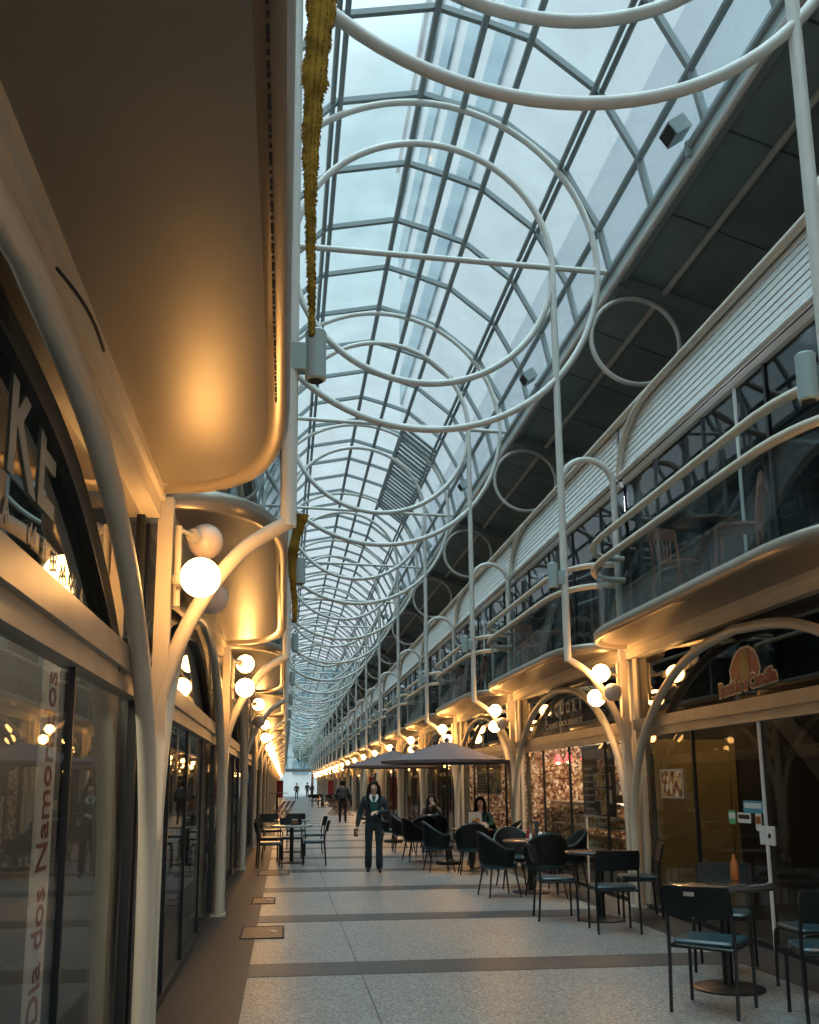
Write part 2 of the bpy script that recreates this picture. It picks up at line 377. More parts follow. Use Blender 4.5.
# ------------------------------------------------------------------ glass vault and side roofs
PROF = [(-.86, 8.78), (-.72, 9.46), (-.22, 10.40), (.60, 11.22), (1.83, 11.46), (2.45, 11.29), (3.06, 11.09), (3.92, 10.40), (4.42, 9.46), (4.56, 8.78)]
roof = thing('ceiling_vault', kind='structure')
for i, (x, z) in enumerate(PROF):
    mb = MB()
    if i in (3, 7):
        for d in (-.055, .055): mb.tube([(x + d, YA, z), (x + d, YB, z)], .04, 8)
    else: mb.tube([(x, YA, z), (x, YB, z)], .05, 8)
    mb.obj('purlin', 'rib', roof)
k = 0
for n in range(-2, NF):
    for q in range(4):
        y = YF(n) + q * S / 4
        mb = MB(); 
        pts = [(x, y, z + .02) for x, z in PROF]
        for a, b in zip(pts, pts[1:]):
            d = (Vector(b) - Vector(a)).normalized(); nrm = Vector((-d.z, 0, d.x))
            rings = []
            for P in (a, b):
                P = Vector(P); rings.append([P + nrm * .05 + Vector((0, .035, 0)), P + nrm * .05 - Vector((0, .035, 0)), P - nrm * .03 - Vector((0, .035, 0)), P - nrm * .03 + Vector((0, .035, 0))])
            mb.loft(rings)
        mb.obj('rib', 'rib', roof, smooth=False)
    g = MB(); y0, y1 = YF(n), YF(n + 1)
    g.sheet([(x, y0, z + .07) for x, z in PROF], [(x, y1, z + .07) for x, z in PROF]); g.obj('glazing', 'roofglass', roof, smooth=False)
eaves = thing('ceiling_eaves', kind='structure')
for s_, xe in ((1, 4.56), (-1, -.86)):
    X = lambda d: xe + s_ * d
    mb = MB(); mb.box((min(X(0), X(.2)), YA, 8.62), (max(X(0), X(.2)), YB, 8.90)); mb.obj('gutter', 'spot', eaves, smooth=False)
    mb = MB(); mb.tube([(X(.02), YA, 8.56), (X(.02), YB, 8.56)], .05, 8); mb.obj('eave_tube', 'whitesteel', eaves)
    # side roof: sheets with seams, hipped down to the outer wall
    mb = MB()
    ny = int((YB - YA) / 1.584)
    for j in range(ny):
        ya = YA + j * 1.584
        mb.add([(X(.2), ya + .02, 8.74), (X(2.5), ya + .02, 7.94), (X(2.5), ya + 1.564, 7.94), (X(.2), ya + 1.564, 8.74),
                (X(.2), ya + .02, 8.84), (X(2.5), ya + .02, 8.04), (X(2.5), ya + 1.564, 8.04), (X(.2), ya + 1.564, 8.84)],
               [(0, 1, 2, 3), (7, 6, 5, 4), (0, 4, 5, 1), (1, 5, 6, 2), (2, 6, 7, 3), (3, 7, 4, 0)])
    mb.obj('roof_sheet', 'roofsheet', eaves, smooth=False)
    mb = MB(); mb.add([(X(.2), YA, 8.86), (X(2.5), YA, 8.06), (X(2.5), YB, 8.06), (X(.2), YB, 8.86)], [(0, 1, 2, 3)]); mb.obj('roof_deck', 'dark', eaves, smooth=False)
    mb = MB()
    for d in (.78, 1.55): mb.tube([(X(d), YA, 8.74 - .348 * (d - .2) - .06), (X(d), YB, 8.74 - .348 * (d - .2) - .06)], .045, 8)
    mb.obj('side_purlin', 'whitesteel', eaves)
    mb = MB()
    for n in range(-2, NF + 1):
        mb.add([(X(.1), YF(n) - .05, 8.56), (X(2.5), YF(n) - .05, 7.73), (X(2.5), YF(n) + .05, 7.73), (X(.1), YF(n) + .05, 8.56),
                (X(.1), YF(n) - .05, 8.76), (X(2.5), YF(n) - .05, 7.93), (X(2.5), YF(n) + .05, 7.93), (X(.1), YF(n) + .05, 8.76)],
               [(0, 1, 2, 3), (7, 6, 5, 4), (0, 4, 5, 1), (1, 5, 6, 2), (2, 6, 7, 3), (3, 7, 4, 0)])
    mb.obj('rafter', 'rib', eaves, smooth=False)

# ------------------------------------------------------------------ ring frames, one per pier pair
RT = .048
fr = thing('ring_frame', 'x', 'steel frame', (0, YF(0), 0), group='tubular ring frames along the arcade')
MB().tube(arc((XC, ZC), R1, 0, 360, 72)[:-1], RT, 10, True).obj('inner_ring', 'whitesteel', fr)
MB().tube(arc((XC, ZC), R2, 0, 360, 84)[:-1], RT, 10, True).obj('outer_ring', 'whitesteel', fr)
MB().tube([(-.80, 0, ZC + .14), (4.50, 0, ZC - .03)], .042, 10).obj('tie', 'whitesteel', fr)
for s_, mx_, xp in ((1, MR, XR), (-1, ML, XL)):
    sx = XC + s_ * 3.035
    MB().tube(arc((sx, 7.74), .655, 0, 360, 40)[:-1], .036, 10, True).obj('small_ring', 'whitesteel', fr)
    MB().tube([(mx_, 0, 3.14), (mx_, 0, ZC)], .05, 12).obj('mast', 'whitesteel', fr)
    br = catmull([(xp + s_ * .0, 0, 1.55), (xp - s_ * .03, 0, 2.05), (xp - s_ * .2, 0, 2.55), (xp - s_ * .48, 0, 2.96), (mx_, 0, 3.17)], 7)
    MB().tube(br, .048, 12).obj('brace', 'cream', fr)
    mb = MB(); mb.box((xp - s_ * .03 - .045, -.045, .0), (xp - s_ * .03 + .045, .045, ZS)); mb.tube([(xp - s_ * .0, -.0, 0), (xp, -.0, 1.55)], .05, 12)
    mb.box((xp - .09 - .0, -.14, .003), (xp + .09, .14, .03)); mb.obj('column', 'cream', fr)
    xo = xp - s_ * .03; rr = abs(xo - mx_) / 2
    lp = [(xo, 0, 3.42), (xo, 0, 5.57)] + [(xo - s_ * rr + s_ * rr * math.cos(R(a)), 0, 5.57 + rr * math.sin(R(a))) for a in range(15, 181, 15)]
    MB().tube(lp, .045, 10).obj('gallery_post', 'whitesteel', fr)
def frame_label(n):
    if n < 0: return 'white tubular ring frame overhead just behind the viewer'
    if n < 7: return ORD[n] + ' white tubular ring frame counting from the near end of the arcade'
    return 'small white ring frame deep in the far end of the arcade'
fr['label'] = frame_label(0)
for n in range(-1, NF + 1):
    if n != 0: dup(fr, (0, YF(n), 0), 0, frame_label(n))

# ------------------------------------------------------------------ bays: shop arch, balcony, louver, shopfront
AP = [(.10, 0), (.10, 1.0), (.19, 1.48), (.50, 2.04), (1.18, 2.58), (2.1, 2.94), (S / 2, 3.06)]
def arch_pts(inset=0.):
    a = [(d + inset, z - (inset if z > 2.5 else inset * .5)) for d, z in AP]
    c = catmull([(0, d, z) for d, z in a], 6)
    return [(p.x, p.y, p.z) for p in c] + [(p.x, S - p.y, p.z) for p in reversed(c[:-1])]
def bay_plan(s_, xp, xe, ins=0., ya=.16):
    """plan line of a balcony edge from pier to pier, bowed out with rounded ends"""
    dx = abs(xe - xp) - ins; L_ = 1.35; pts = []
    for k in range(11):
        t = R(90 * k / 10); pts.append((dx * math.sin(t) ** .8, ya + ins + L_ * (1 - math.cos(t) ** .8)))
    pts = pts + [(a, S - b) for a, b in reversed(pts)]
    return [(xp - s_ * a, b) for a, b in pts]
def ranked(n, one, far): return one if n < 8 else far
PR = {}
for side in ('left', 'right'):
    s_ = 1 if side == 'right' else -1; xp = XR if s_ > 0 else XL; xe = 3.79 if s_ > 0 else -.04
    xa = xp - s_ * .01
    # arch tube
    t = thing('shop_arch', 'x', 'arch', (xa, YF(0), 0), group=side + ' row of shopfront arches')
    MB().tube(arch_pts(), .052, 12).obj('arch_tube', 'cream', t)
    PR[side, 'arch'] = t
    # balcony
    t = thing('balcony', 'x', 'balcony', (0, YF(0), 0), group=side + ' row of balconies')
    plan = bay_plan(s_, xp, xe)
    pin = bay_plan(s_, xp, xe, .045)
    mb = MB(); mb.prism(pin, ZS + .03, ZS + .10); mb.obj('soffit', 'soffit', t, ang=30)
    # rim: a rounded profile swept along the plan
    prof = [(-.062, .03), (-.02, -.012), (.02, -.012), (.038, .02), (.038, .10), (.012, .125), (-.05, .125)]
    rings = []
    for i, P in enumerate(plan):
        a = Vector((*plan[max(i - 1, 0)], 0)); b = Vector((*plan[min(i + 1, len(plan) - 1)], 0)); d = (b - a).normalized(); nn = Vector((d.y, -d.x, 0)) * -s_
        rings.append([(P[0] + nn.x * u, P[1] + nn.y * u, ZS + v) for u, v in prof])
    MB().loft(rings, True).obj('rim', 'rim', t, ang=50)
    if side == 'left':
        mb = MB(); q = 0
        y = 1.7
        while y < S - 1.6 and q < 100:
            mb.box((xe - .030, y, ZS - .0135), (xe - .021, y + (.016 if q % 3 else .03), ZS - .0105)); y += .038; q += 1
        mb.obj('dot_pattern', 'slot', t, smooth=False)
    gp = bay_plan(s_, xp, xe, .03)
    mb = MB(); rings = []
    for i, P in enumerate(gp):
        a = Vector((*gp[max(i - 1, 0)], 0)); b = Vector((*gp[min(i + 1, len(gp) - 1)], 0)); d = (b - a).normalized(); nn = Vector((d.y, -d.x, 0))
        rings.append([(P[0] + nn.x * .006, P[1] + nn.y * .006, 3.42), (P[0] - nn.x * .006, P[1] - nn.y * .006, 3.42), (P[0] - nn.x * .006, P[1] - nn.y * .006, 4.2), (P[0] + nn.x * .006, P[1] + nn.y * .006, 4.2)])
    MB().loft(rings, True).obj('glass_guard', 'balglass', t, ang=30)
    for z in (4.21, 4.5): MB().tube([(a, b, z) for a, b in plan], .042, 10).obj('handrail', 'whitesteel' if z > 9 else 'cream', t)
    PR[side, 'balcony'] = t
    # wall strip between soffit and shopfront
    t = thing('fascia', 'x', 'fascia', (0, YF(0), 0), group=side + ' row of fascia strips')
    xa_, xb_ = xp - s_ * .0, xp + s_ * .13
    mb = MB(); mb.box((min(xa_, xb_), .06, 3.16), (max(xa_, xb_), S - .06, 3.3)); mb.box((min(xp, xp - s_ * .03), .06, 3.27), (max(xp, xp - s_ * .03), S - .06, 3.33)); mb.obj('fascia_board', 'cream', t, smooth=False)
    PR[side, 'fascia'] = t
    # louver band above gallery windows
    t = thing('louver', 'x', 'louver', (0, YF(0), 0), group=side + ' row of louver bands')
    xl = xp + s_ * .08
    mb = MB()
    for k in range(9):
        z = 5.70 + k * .078
        pr = [(xl + s_ * .02, z), (xl - s_ * .016, z + .002), (xl - s_ * .008, z + .069), (xl + s_ * .02, z + .077)]
        mb.prism(pr, .06, S - .06, axis='y')
    mb.obj('slats', 'louver', t, smooth=False)
    MB().tube([(xp + s_ * .03, 0, 6.44), (xp + s_ * .03, S, 6.44)], .05, 10).obj('top_rail', 'cream', t)
    mb = MB(); mb.tube([(xp + s_ * .03, .05, 5.69), (xp + s_ * .03, S - .05, 5.69)], .035, 10); mb.box((min(xl, xl + s_ * .06), .06, 5.58), (max(xl, xl + s_ * .06), S - .06, 5.66)); mb.obj('bottom_rail', 'louver', t)
    for f in (1,):
        pts = [((xp + s_ * .02), .09 + 1.25 * (1 - math.cos(R(a))), 5.66 + .76 * math.sin(R(a))) for a in range(0, 91, 9)]
        if f: pts = [(x, S - y, z) for x, y, z in pts]
        MB().tube(pts, .045, 10).obj('corner_arch', 'cream', t)
    PR[side, 'louver'] = t
names = {'arch': ('tubular cream shopfront arch', 'arch'), 'balcony': ('bowed glass fronted balcony with twin rails', 'balcony'), 'fascia': ('cream strip over shopfront', 'fascia'), 'louver': ('white louver band over the gallery windows', 'louver')}
for (side, kind), t in PR.items():
    nm = names[kind][0]
    def lab(n):
        if side == 'left': n += 1
        if n < 0: return '%s on the %s side, level with the viewer' % (nm, side)
        if n < 7: return '%s %s on the %s side from the near end' % (ORD[n], nm, side)
        return 'tiny far %s deep along the %s side' % (nm, side)
    t['label'] = lab(0); b0 = t.location.copy()
    for n in range(-1, NF):
        if n != 0: dup(t, (b0.x, YF(n), b0.z), 0, lab(n))
# gallery windows upstairs: structure
wi = 1
for side in ('left', 'right'):
    s_ = 1 if side == 'right' else -1; xp = XR if s_ > 0 else XL; xg = xp + s_ * .14
    proto = None
    for n in range(-1, NF):
        if proto is None:
            t = thing('window_%d' % wi, kind='structure', loc=(0, YF(n), 0))
            mb = MB(); mb.box((xg - .006, .06, 3.42), (xg + .006, S - .06, 5.6)); mb.obj('pane', 'upglass', t, smooth=False)
            mb = MB()
            for yy in (1.05, 2.45, 3.85, 5.25): mb.box((xg - .025, yy - .02, 3.42), (xg + .025, yy + .02, 5.6))
            mb.obj('mullion', 'blackframe', t, smooth=False)
            mb = MB(); mb.tube([(xg - s_ * .04, 3.02, 3.42), (xg - s_ * .04, 3.02, 5.6)], .018, 8); mb.obj('bright_mullion', 'white', t)
            proto = t
        else:
            t = dup(proto, (0, YF(n), 0)); t.name = 'window_%d' % wi
        wi += 1
# shopfronts: header beam, panes, lunette; one structure per bay
def shopfront(side, n, proto=None):
    global wi
    s_ = 1 if side == 'right' else -1; xp = XR if s_ > 0 else XL; xg = xp + s_ * .11
    if proto: t = dup(proto, (0, YF(n), 0)); t.name = 'window_%d' % wi; wi += 1; return t
    t = thing('window_%d' % wi, kind='structure', loc=(0, YF(n), 0)); wi += 1
    mb = MB(); a, b = xg - s_ * .075, xg + s_ * .05; hz = -.09 if side == 'left' else 0.
    mb.box((min(a, b), .1, 2.23 + hz), (max(a, b), S - .1, 2.36 + hz)); mb.box((min(a + s_ * .03, b), .1, 2.13 + hz), (max(a + s_ * .03, b), S - .1, 2.23 + hz)); mb.obj('header_beam', 'beam', t, smooth=False)
    mb = MB(); mb.box((xg - .006, .12, .06), (xg + .006, S - .12, 2.14)); mb.obj('pane', 'shopglass' if side == 'right' else 'leftglass', t, smooth=False)
    mb = MB(); mb.box((xg - .006, .12, 2.36 + hz), (xg + .006, S - .12, 3.18)); mb.obj('lunette_pane', 'lunette', t, smooth=False)
    mb = MB()
    ys = (1.7, 3.05, 4.62) if side == 'left' else (1.25, 3.02, 4.6)
    for yy in ys: mb.box((xg - .02, yy - .012, .05), (xg + .02, yy + .012, 2.14))
    mb.box((xg - .03, .12, .0035), (xg + .03, S - .12, .06)); mb.obj('mullion', 'blackframe', t, smooth=False)
    # black arched frame behind the arch tube
    mb = MB(); o_ = arch_pts(.07); i_ = arch_pts(.17)
    k0 = [i for i, p in enumerate(o_) if p[2] > 2.2 + hz]
    for A, B in zip(k0, k0[1:]):
        P = [o_[A], o_[B], i_[B], i_[A]]
        mb.add([(xg - s_ * .05, p[1], p[2]) for p in P] + [(xg - s_ * .012, p[1], p[2]) for p in P], [(0, 1, 2, 3), (7, 6, 5, 4), (0, 4, 5, 1), (1, 5, 6, 2), (2, 6, 7, 3), (3, 7, 4, 0)])
    if side == 'left': mb.obj('lunette_frame', 'blackframe', t, smooth=False)
    mb = MB(); jw = .2 if side == 'right' else .13
    mb.box((xg - .03, .06, .0035), (xg + .03, jw, 3.18)); mb.box((xg - .03, S - jw, .0035), (xg + .03, S - .06, 3.18)); mb.obj('jamb', 'cream' if side == 'right' else 'blackframe', t, smooth=False)
    return t
for side in ('left', 'right'):
    pr = None; SHOP = {}
    for n in range(-1, NF):
        pr_ = shopfront(side, n, pr); pr = pr or pr_
        PR[side, 'shop', n] = pr_
# ------------------------------------------------------------------ globe lamps on every pier
def lamp(side, lit):
    s_ = 1 if side == 'right' else -1
    if side == 'left': pos = [(.25, .26, 3.10), (.28, -.34, 2.73), (.27, .62, 2.80)]
    else: pos = [(-.40, -.20, 2.96), (-.29, -.30, 2.70), (-.31, .30, 2.68)]
    t = thing('globe_lamp', 'x', 'lamp')
    mb = MB(); q = -s_ * .11
    mb.tube([(q, -.02, 2.62), (q, -.02, 3.12)], .022, 10)
    mb.tube([(-s_ * .03, 0, 2.78), (q, -.02, 2.78)], .022, 8); mb.lathe([(.03, -.03), (.04, 0), (.03, .03)], 12, (q, -.02, 2.78))
    for p in pos:
        mb.tube([(q, -.02, p[2]), (p[0], p[1], p[2])], .016, 8)
        v = Vector((p[0] - q, p[1] + .02, 0)).normalized(); c = Vector(p) - v * .125
        mb.tube([c - v * .04, c + v * .03], .045, 12)
    mb.obj('bracket', 'cream', t)
    for p, on in zip(pos, lit):
        MB().sphere(p, .115, 24, 14).obj('globe', 'lit' if on else 'unlit', t)
    return t
for side in ('left', 'right'):
    xp = XR if side == 'right' else XL
    v = {}
    for n in range(-1, NF + 1):
        if side == 'left': lit = (0, 1, 0) if n == 0 else ((1, 1, 0) if n != 2 else (1, 0, 0))
        else: lit = (1, 0, 1) if n % 3 else (1, 1, 0)
        if side == 'right' and n == 1: lit = (1, 0, 1)
        if side == 'right' and n == 0: lb = 'cluster of three globe lamps on the right column beside the frame edge'
        elif n < 0: lb = 'cluster of three globe lamps on the %s column behind the viewer' % side
        elif n < 8: lb = 'cluster of three globe lamps on the %s %s column from the near end' % (ORD[n if side == 'left' else n - 1], side)
        else: lb = 'tiny glowing globe lamps on a far %s column' % side
        if lit not in v:
            v[lit] = lamp(side, lit); t = v[lit]; t.location = (xp, YF(n), 0); t['label'] = lb; t['group'] = 'globe lamps along the %s columns' % side
        else: dup(v[lit], (xp, YF(n), 0), 0, lb, 'globe lamps along the %s columns' % side)
# spotlights clamped to the masts
t0 = thing('spotlight', 'x', 'spotlight', group='cylinder spotlights on the masts')
MB().lathe([(.02, -.17), (.055, -.17), (.068, -.16), (.068, .165), (.06, .175)], 20, (.16, 0, 4.29)).obj('housing', 'spot', t0)
MB().box((.0, -.05, 4.18), (.10, .05, 4.36)).obj('clamp', 'spot', t0, smooth=False)
MB().lathe([(.048, -.175), (.05, -.168), (.02, -.165)], 16, (.16, 0, 4.29)).obj('lens', 'slot', t0.children[0])
first = True
for side in ('left', 'right'):
    for n in range(0, NF + 1):
        lb = ('blue grey cylinder spotlight on the %s %s mast' % (ORD[n], side)) if n < 7 else 'tiny cylinder spotlight on a far %s mast' % side
        loc = (ML if side == 'left' else MR, YF(n), 0); rz = 0 if side == 'left' else PI
        if first: t0.location = loc; t0['label'] = lb; first = False
        else: dup(t0, loc, rz, lb)
# floodlights on the right gutter
t0 = thing('floodlight', 'x', 'floodlight', group='box floodlights under the right gutter')
mt = Matrix.Translation((4.40, 0, 8.98)) @ Matrix.Rotation(R(-35), 4, 'Y')
MB().box((-.13, -.14, -.09), (.10, .14, .09), mat=mt).obj('housing', 'spot', t0, smooth=False)
MB().box((-.14, -.12, -.07), (-.13, .12, .07), mat=mt).obj('lens', 'slot', t0.children[0], smooth=False)
MB().box((4.5, -.03, 8.66), (4.6, .03, 8.84)).obj('bracket', 'spot', t0, smooth=False)
for i, y in enumerate((9.33, 16.1, 22.6, 28.9, 35.2, 41.6)):
    lb = ORD[i] + ' grey box floodlight on the right gutter from the near end'
    if i == 0: t0.location = (0, y, 0); t0['label'] = lb
    else: dup(t0, (0, y, 0), 0, lb)
# slatted vent leaning on the vault
t = thing('roof_vent', 'dark slatted vent panel lying under the glass vault', 'vent')
mb = MB()
d = Vector((.86, 0, -.69)).normalized(); a = Vector((3.06, 0, 10.95))
for k in range(24):
    y = 23.8 + k * .315
    mb.loft([[a + Vector((0, y, 0)), a + Vector((0, y + .17, 0)), a + Vector((0, y + .17, .04)), a + Vector((0, y, .04))], [a + d * 1.1 + Vector((0, y, 0)), a + d * 1.1 + Vector((0, y + .17, 0)), a + d * 1.1 + Vector((0, y + .17, .04)), a + d * 1.1 + Vector((0, y, .04))]])
mb.obj('slats', 'rib', t, smooth=False)
mb = MB()
for q in (0, 1.1): P = a + d * q; mb.tube([(P.x, 23.7, P.z), (P.x, 31.4, P.z)], .035, 8)
mb.obj('side_rail', 'rib', t)
# mustard fringe garland hanging by the near left balcony
def garland(loc, zt, zb, w0, lab, seed):
    rnd = random.Random(seed); t = thing('garland', lab, 'garland', loc); mb = MB(); rings = []; N = 46
    for k in range(N + 1):
        f = k / N; z = zt + (zb - zt) * f
        wd = w0 * (1 - f) ** 1.1 * (1 + .22 * math.sin(13 * f + seed)) * (1.15 if f < .42 else .72) + .013; th = .45 * wd + .01; cx = .05 * math.sin(5.1 * f + seed) * (1 - f)
        rings.append([(cx + wd * math.cos(2 * PI * q / 12) * rnd.uniform(.85, 1.15), th * math.sin(2 * PI * q / 12) * rnd.uniform(.85, 1.15), z) for q in range(12)])
    mb.loft(rings); mb.obj('drape', 'yellow', t)
    mb = MB()
    for _ in range(3200):
        k = rnd.randrange(N); q = rnd.randrange(12); P = Vector(rings[k][q]).lerp(Vector(rings[k + 1][q]), rnd.random()); c = Vector((sum(p[0] for p in rings[k]) / 12, 0, P.z))
        n = (P - c).normalized(); n.z -= rnd.uniform(.6, 2.2); n.normalize(); l = rnd.uniform(.008, .02); s = n.orthogonal().normalized() * .006; b = n.cross(s).normalized() * .006
        mb.add([P + s, P - s * .5 + b, P - s * .5 - b, P + n * l], [(0, 1, 3), (1, 2, 3), (2, 0, 3), (0, 2, 1)])
    mb.obj('fringe', 'yellow', t, smooth=False)
garland((.110, 4.8, 0), 6.6, 3.95, .088, 'long mustard yellow fringed garland hanging beside the near left balcony', 1)
garland((.06, 7.6, 0), 3.75, 2.85, .03, 'short mustard fringed strip hanging past the first left column lamp', 2)
mb = MB(); mb.tube(catmull([(-.745, 2.86, 3.17), (-.70, 3.0, 3.145), (-.69, 3.2, 3.15), (-.70, 3.42, 3.16)], 5), .006, 6)
o = mb.obj('loose_cable', 'slot'); tag(o, 'short black loose cable under the near left canopy edge', 'cable')

# ------------------------------------------------------------------ shop signs and shop contents
# left shop 0
YB0 = YF(-1)
xg = XL - .11
t = thing('glass_sign', 'pale painted sign lettering on the near left shop lunette glass', 'sign', (xg + .012, 3.3, 2.6))
def put(name, body, size, mat, yz, side, parent, bold=0., fit=None, tilt=0.):
    s_ = 1 if side == 'right' else -1
    rtv = Vector((0, -s_, 0)); upv = Vector((0, 0, 1))
    if tilt: rtv, upv = rtv * math.cos(tilt) + upv * math.sin(tilt), upv * math.cos(tilt) - rtv * math.sin(tilt)
    return lettering(name, body, size, mat, face_m((0, yz[0], yz[1]), rtv, upv), parent, .0015, bold, fit)
put('big_letters', 'KE', .56, 'ghost', (-.06, .10), 'left', t, .004)
for k, ch in enumerate('AMÉRICA URBANA'):
    f = (k - 6.5) / 6.5
    put('small_letters', ch, .115, 'ghost', (-.25 + f * 1.05, -.20 - .06 * f * f), 'left', t, 0, None, -.1 * f) if ch != ' ' else None
# valentine banner hung inside the near left window
t = thing('paper_banner', 'long white paper banner with red vertical lettering inside near left window', 'banner', (xg - .10, 4.15, 0))
mb = MB(); mb.add([(-.0, -.15, .40), (0, .0, .30), (0, .15, .40), (0, .15, 2.10), (0, -.15, 2.10), (-.004, -.15, .40), (-.004, 0, .30), (-.004, .15, .40), (-.004, .15, 2.10), (-.004, -.15, 2.10)],
                  [(0, 1, 2, 3, 4), (9, 8, 7, 6, 5), (0, 5, 6, 1), (1, 6, 7, 2), (2, 7, 8, 3), (3, 8, 9, 4), (4, 9, 5, 0)]); pp = mb.obj('paper', 'paper', t, smooth=False)
lettering('lettering', 'Dia dos Namorados', .25, 'maroon', face_m((.004, 0, 1.32), (0, 0, 1), (0, -1, 0)), pp, .001, .002, 1.42)
h = [(0.075 * 16 * math.sin(a) ** 3 / 16, .068 * (13 * math.cos(a) - 5 * math.cos(2 * a) - 2 * math.cos(3 * a) - math.cos(4 * a)) / 16) for a in [2 * PI * k / 28 for k in range(28)]]
MB().prism([(y, z + .52) for y, z in h], .002, .006, axis='x').obj('heart', 'maroon', pp, smooth=False)
# shelf with goods in the near left shop
def shelf(loc, rz, lab, ny=3.2):
    t = thing('display_shelf', lab, 'shelf', loc, rz); mb = MB()
    for z in (.05, .45, .85, 1.25, 1.65): mb.box((-.2, -ny / 2, z), (.2, ny / 2, z + .025))
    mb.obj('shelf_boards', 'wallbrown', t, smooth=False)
    mb = MB()
    for y in (-ny / 2 - .03, ny / 2): mb.box((-.2, y, .004), (.2, y + .03, 1.9))
    mb.obj('side_panel', 'dark', t, smooth=False); return t
shelf((-2.1, 4.0, 0), 0, 'dim shelf of goods inside the near left shop')
gi = 0
for z in (.075, .475, .875, 1.275):
    y = 2.6
    while y < 5.4:
        w_ = random.uniform(.12, .26); h_ = random.uniform(.14, .30)
        o = MB().rbox((-.12, -w_ / 2, 0), (.12, w_ / 2, h_), .012, 2).obj('goods_box', 'boxes'); o.location = (-2.02, y + w_ / 2, z + .001)
        tag(o, 'small packed box on the dim shelf inside the near left shop', 'box', 'goods on the shelf in the near left shop'); y += w_ + random.uniform(.03, .12)
# right shop A (between first and second right columns)
xr = XR + .11
t = thing('shop_logo', 'red and yellow painted shop logo with script lettering on right lunette', 'sign', (xr - .012, 8.98, 2.62))
mb = MB()
def blob(pts, x0, x1, mi=0): mb.prism([(-y, z) for y, z in pts], x0, x1, mi, axis='x')
blob([(-.30, -.06), (-.33, .06), (-.25, .16), (-.16, .22), (-.08, .25), (.08, .25), (.18, .20), (.24, .12), (.27, .02), (.22, -.06)], -.004, 0)
mb.obj('emblem', 'maroon', t, smooth=False)
mb = MB(); blob([(-.33, -.07), (-.36, .07), (-.27, .18), (-.17, .245), (-.08, .275), (.09, .275), (.20, .22), (.265, .13), (.30, .02), (.245, -.07)], -.001, .002); mb.obj('emblem_outline', 'pale', t, smooth=False)
mb = MB(); blob([(-.1, -.08), (-.09, .24), (.08, .24), (.10, -.08)], -.008, -.004); mb.obj('emblem_stripe', 'ochre', t, smooth=False)
lettering('lettering_outline', 'Pastida a Cantilla', .19, 'pale', face_m((-.006, -.0, -.10), (0, -1, .05), (0, .05, 1)), t, .001, .022, 1.24)
lettering('lettering', 'Pastida a Cantilla', .19, 'maroon', face_m((-.010, -.0, -.10), (0, -1, .05), (0, .05, 1)), t, .002, .004, 1.20)
t = thing('food_poster', 'small square poster of food photos on right shop glass', 'poster', (xr - .012, 11.0, 1.54))
MB().box((-.006, -.33, -.17), (0, .33, .17)).obj('paper', 'paper', t, smooth=False)
for iy in range(3):
    for iz in range(3):
        MB().box((-.010, -.3 + iy * .2, -.15 + iz * .1), (-.005, -.11 + iy * .2, -.055 + iz * .1)).obj('photo', 'food', t, smooth=False)
def sticker(lab, y, z, w_, h_, mats, txt=None):
    t = thing('sticker', lab, 'sticker', (xr - .012, y, z))
    mb = MB(); mb.rbox((-w_ / 2, -h_ / 2, -.003), (w_ / 2, h_ / 2, 0), min(w_, h_) * .2, 3, mat=Matrix(((0, 0, 1, 0), (-1, 0, 0, 0), (0, 1, 0, 0), (0, 0, 0, 1)))); mb.obj('backing', mats[0], t, smooth=False)
    if len(mats) > 1: MB().box((-.005, -w_ * .42, -h_ * .1), (-.003, w_ * .42, h_ * .32)).obj('print', mats[1], t, smooth=False)
    if txt: lettering('lettering', txt, h_ * .4, mats[-1] if len(mats) < 3 else mats[2], face_m((-.006, 0, -h_ * .02), (0, -1, 0), (0, 0, 1)), t, .0008, .001, w_ * .7)
    return t
sticker('blue strip sticker of card signs on the right shop door glass', 9.04, 1.31, .40, .12, ('blue', 'white'))
sticker('green speech bubble sticker on the right shop door glass', 9.50, 1.20, .16, .14, ('green', 'white'))
sticker('white and black word sticker beside the green bubble sticker', 9.24, 1.20, .28, .10, ('white', 'ink'))
sticker('small white sticker with orange dot beside the door edge', 8.95, 1.17, .12, .17, ('white', 'orange'))
t = thing('door_lock', 'white lock plate on the right glass door edge', 'lock', (xr, 8.79, 1.05))
MB().rbox((-.025, -.13, -.09), (-.008, .0, .09), .02).obj('plate', 'white', t)
MB().rbox((-.03, .01, -.09), (-.008, .13, .09), .02).obj('keeper', 'white', t)
MB().lathe([(.02, 0), (.025, .012), (.01, .02)], 14, mat=Matrix.Translation((-.02, -.06, 0)) @ Matrix.Rotation(R(-90), 4, 'Y')).obj('keyhole', 'slot', t)
t = thing('door_edge_post', 'tall white vertical edge post of the right glass door', 'door post', (xr - .02, 8.79, .0))
MB().tube([(0, 0, .004), (0, 0, 2.13)], .018, 10).obj('post', 'white', t)
t = thing('ochre_partition', 'tall ochre panel just inside the right shop glass beside column', 'panel', (5.25, 11.95, 0))
mb = MB(); mb.rbox((-.5, -.02, .004), (.5, .02, 2.1), .008, 1); mb.obj('board', 'ochre', t)
mb = MB(); mb.box((.5, -.04, .004), (.58, .04, 2.12)); mb.obj('post', 'ochre', t, smooth=False)
# stair inside the right shop, dim
t = thing('stair', 'dim staircase rising inside the nearest right shop', 'stair', (6.2, 7.2, 0))
mb = MB()
for k in range(12): mb.box((-.6, k * .27, k * .2 + .16), (.6, k * .27 + .3, k * .2 + .2))
mb.obj('tread', 'wallbrown', t, smooth=False)
for x in (-.62, .6): MB().prism([(0, .0), (.35, .0), (3.3, 2.3), (3.3, 2.6), (0, .25)], x, x + .04, axis='x').obj('stringer', 'dark', t, smooth=False)
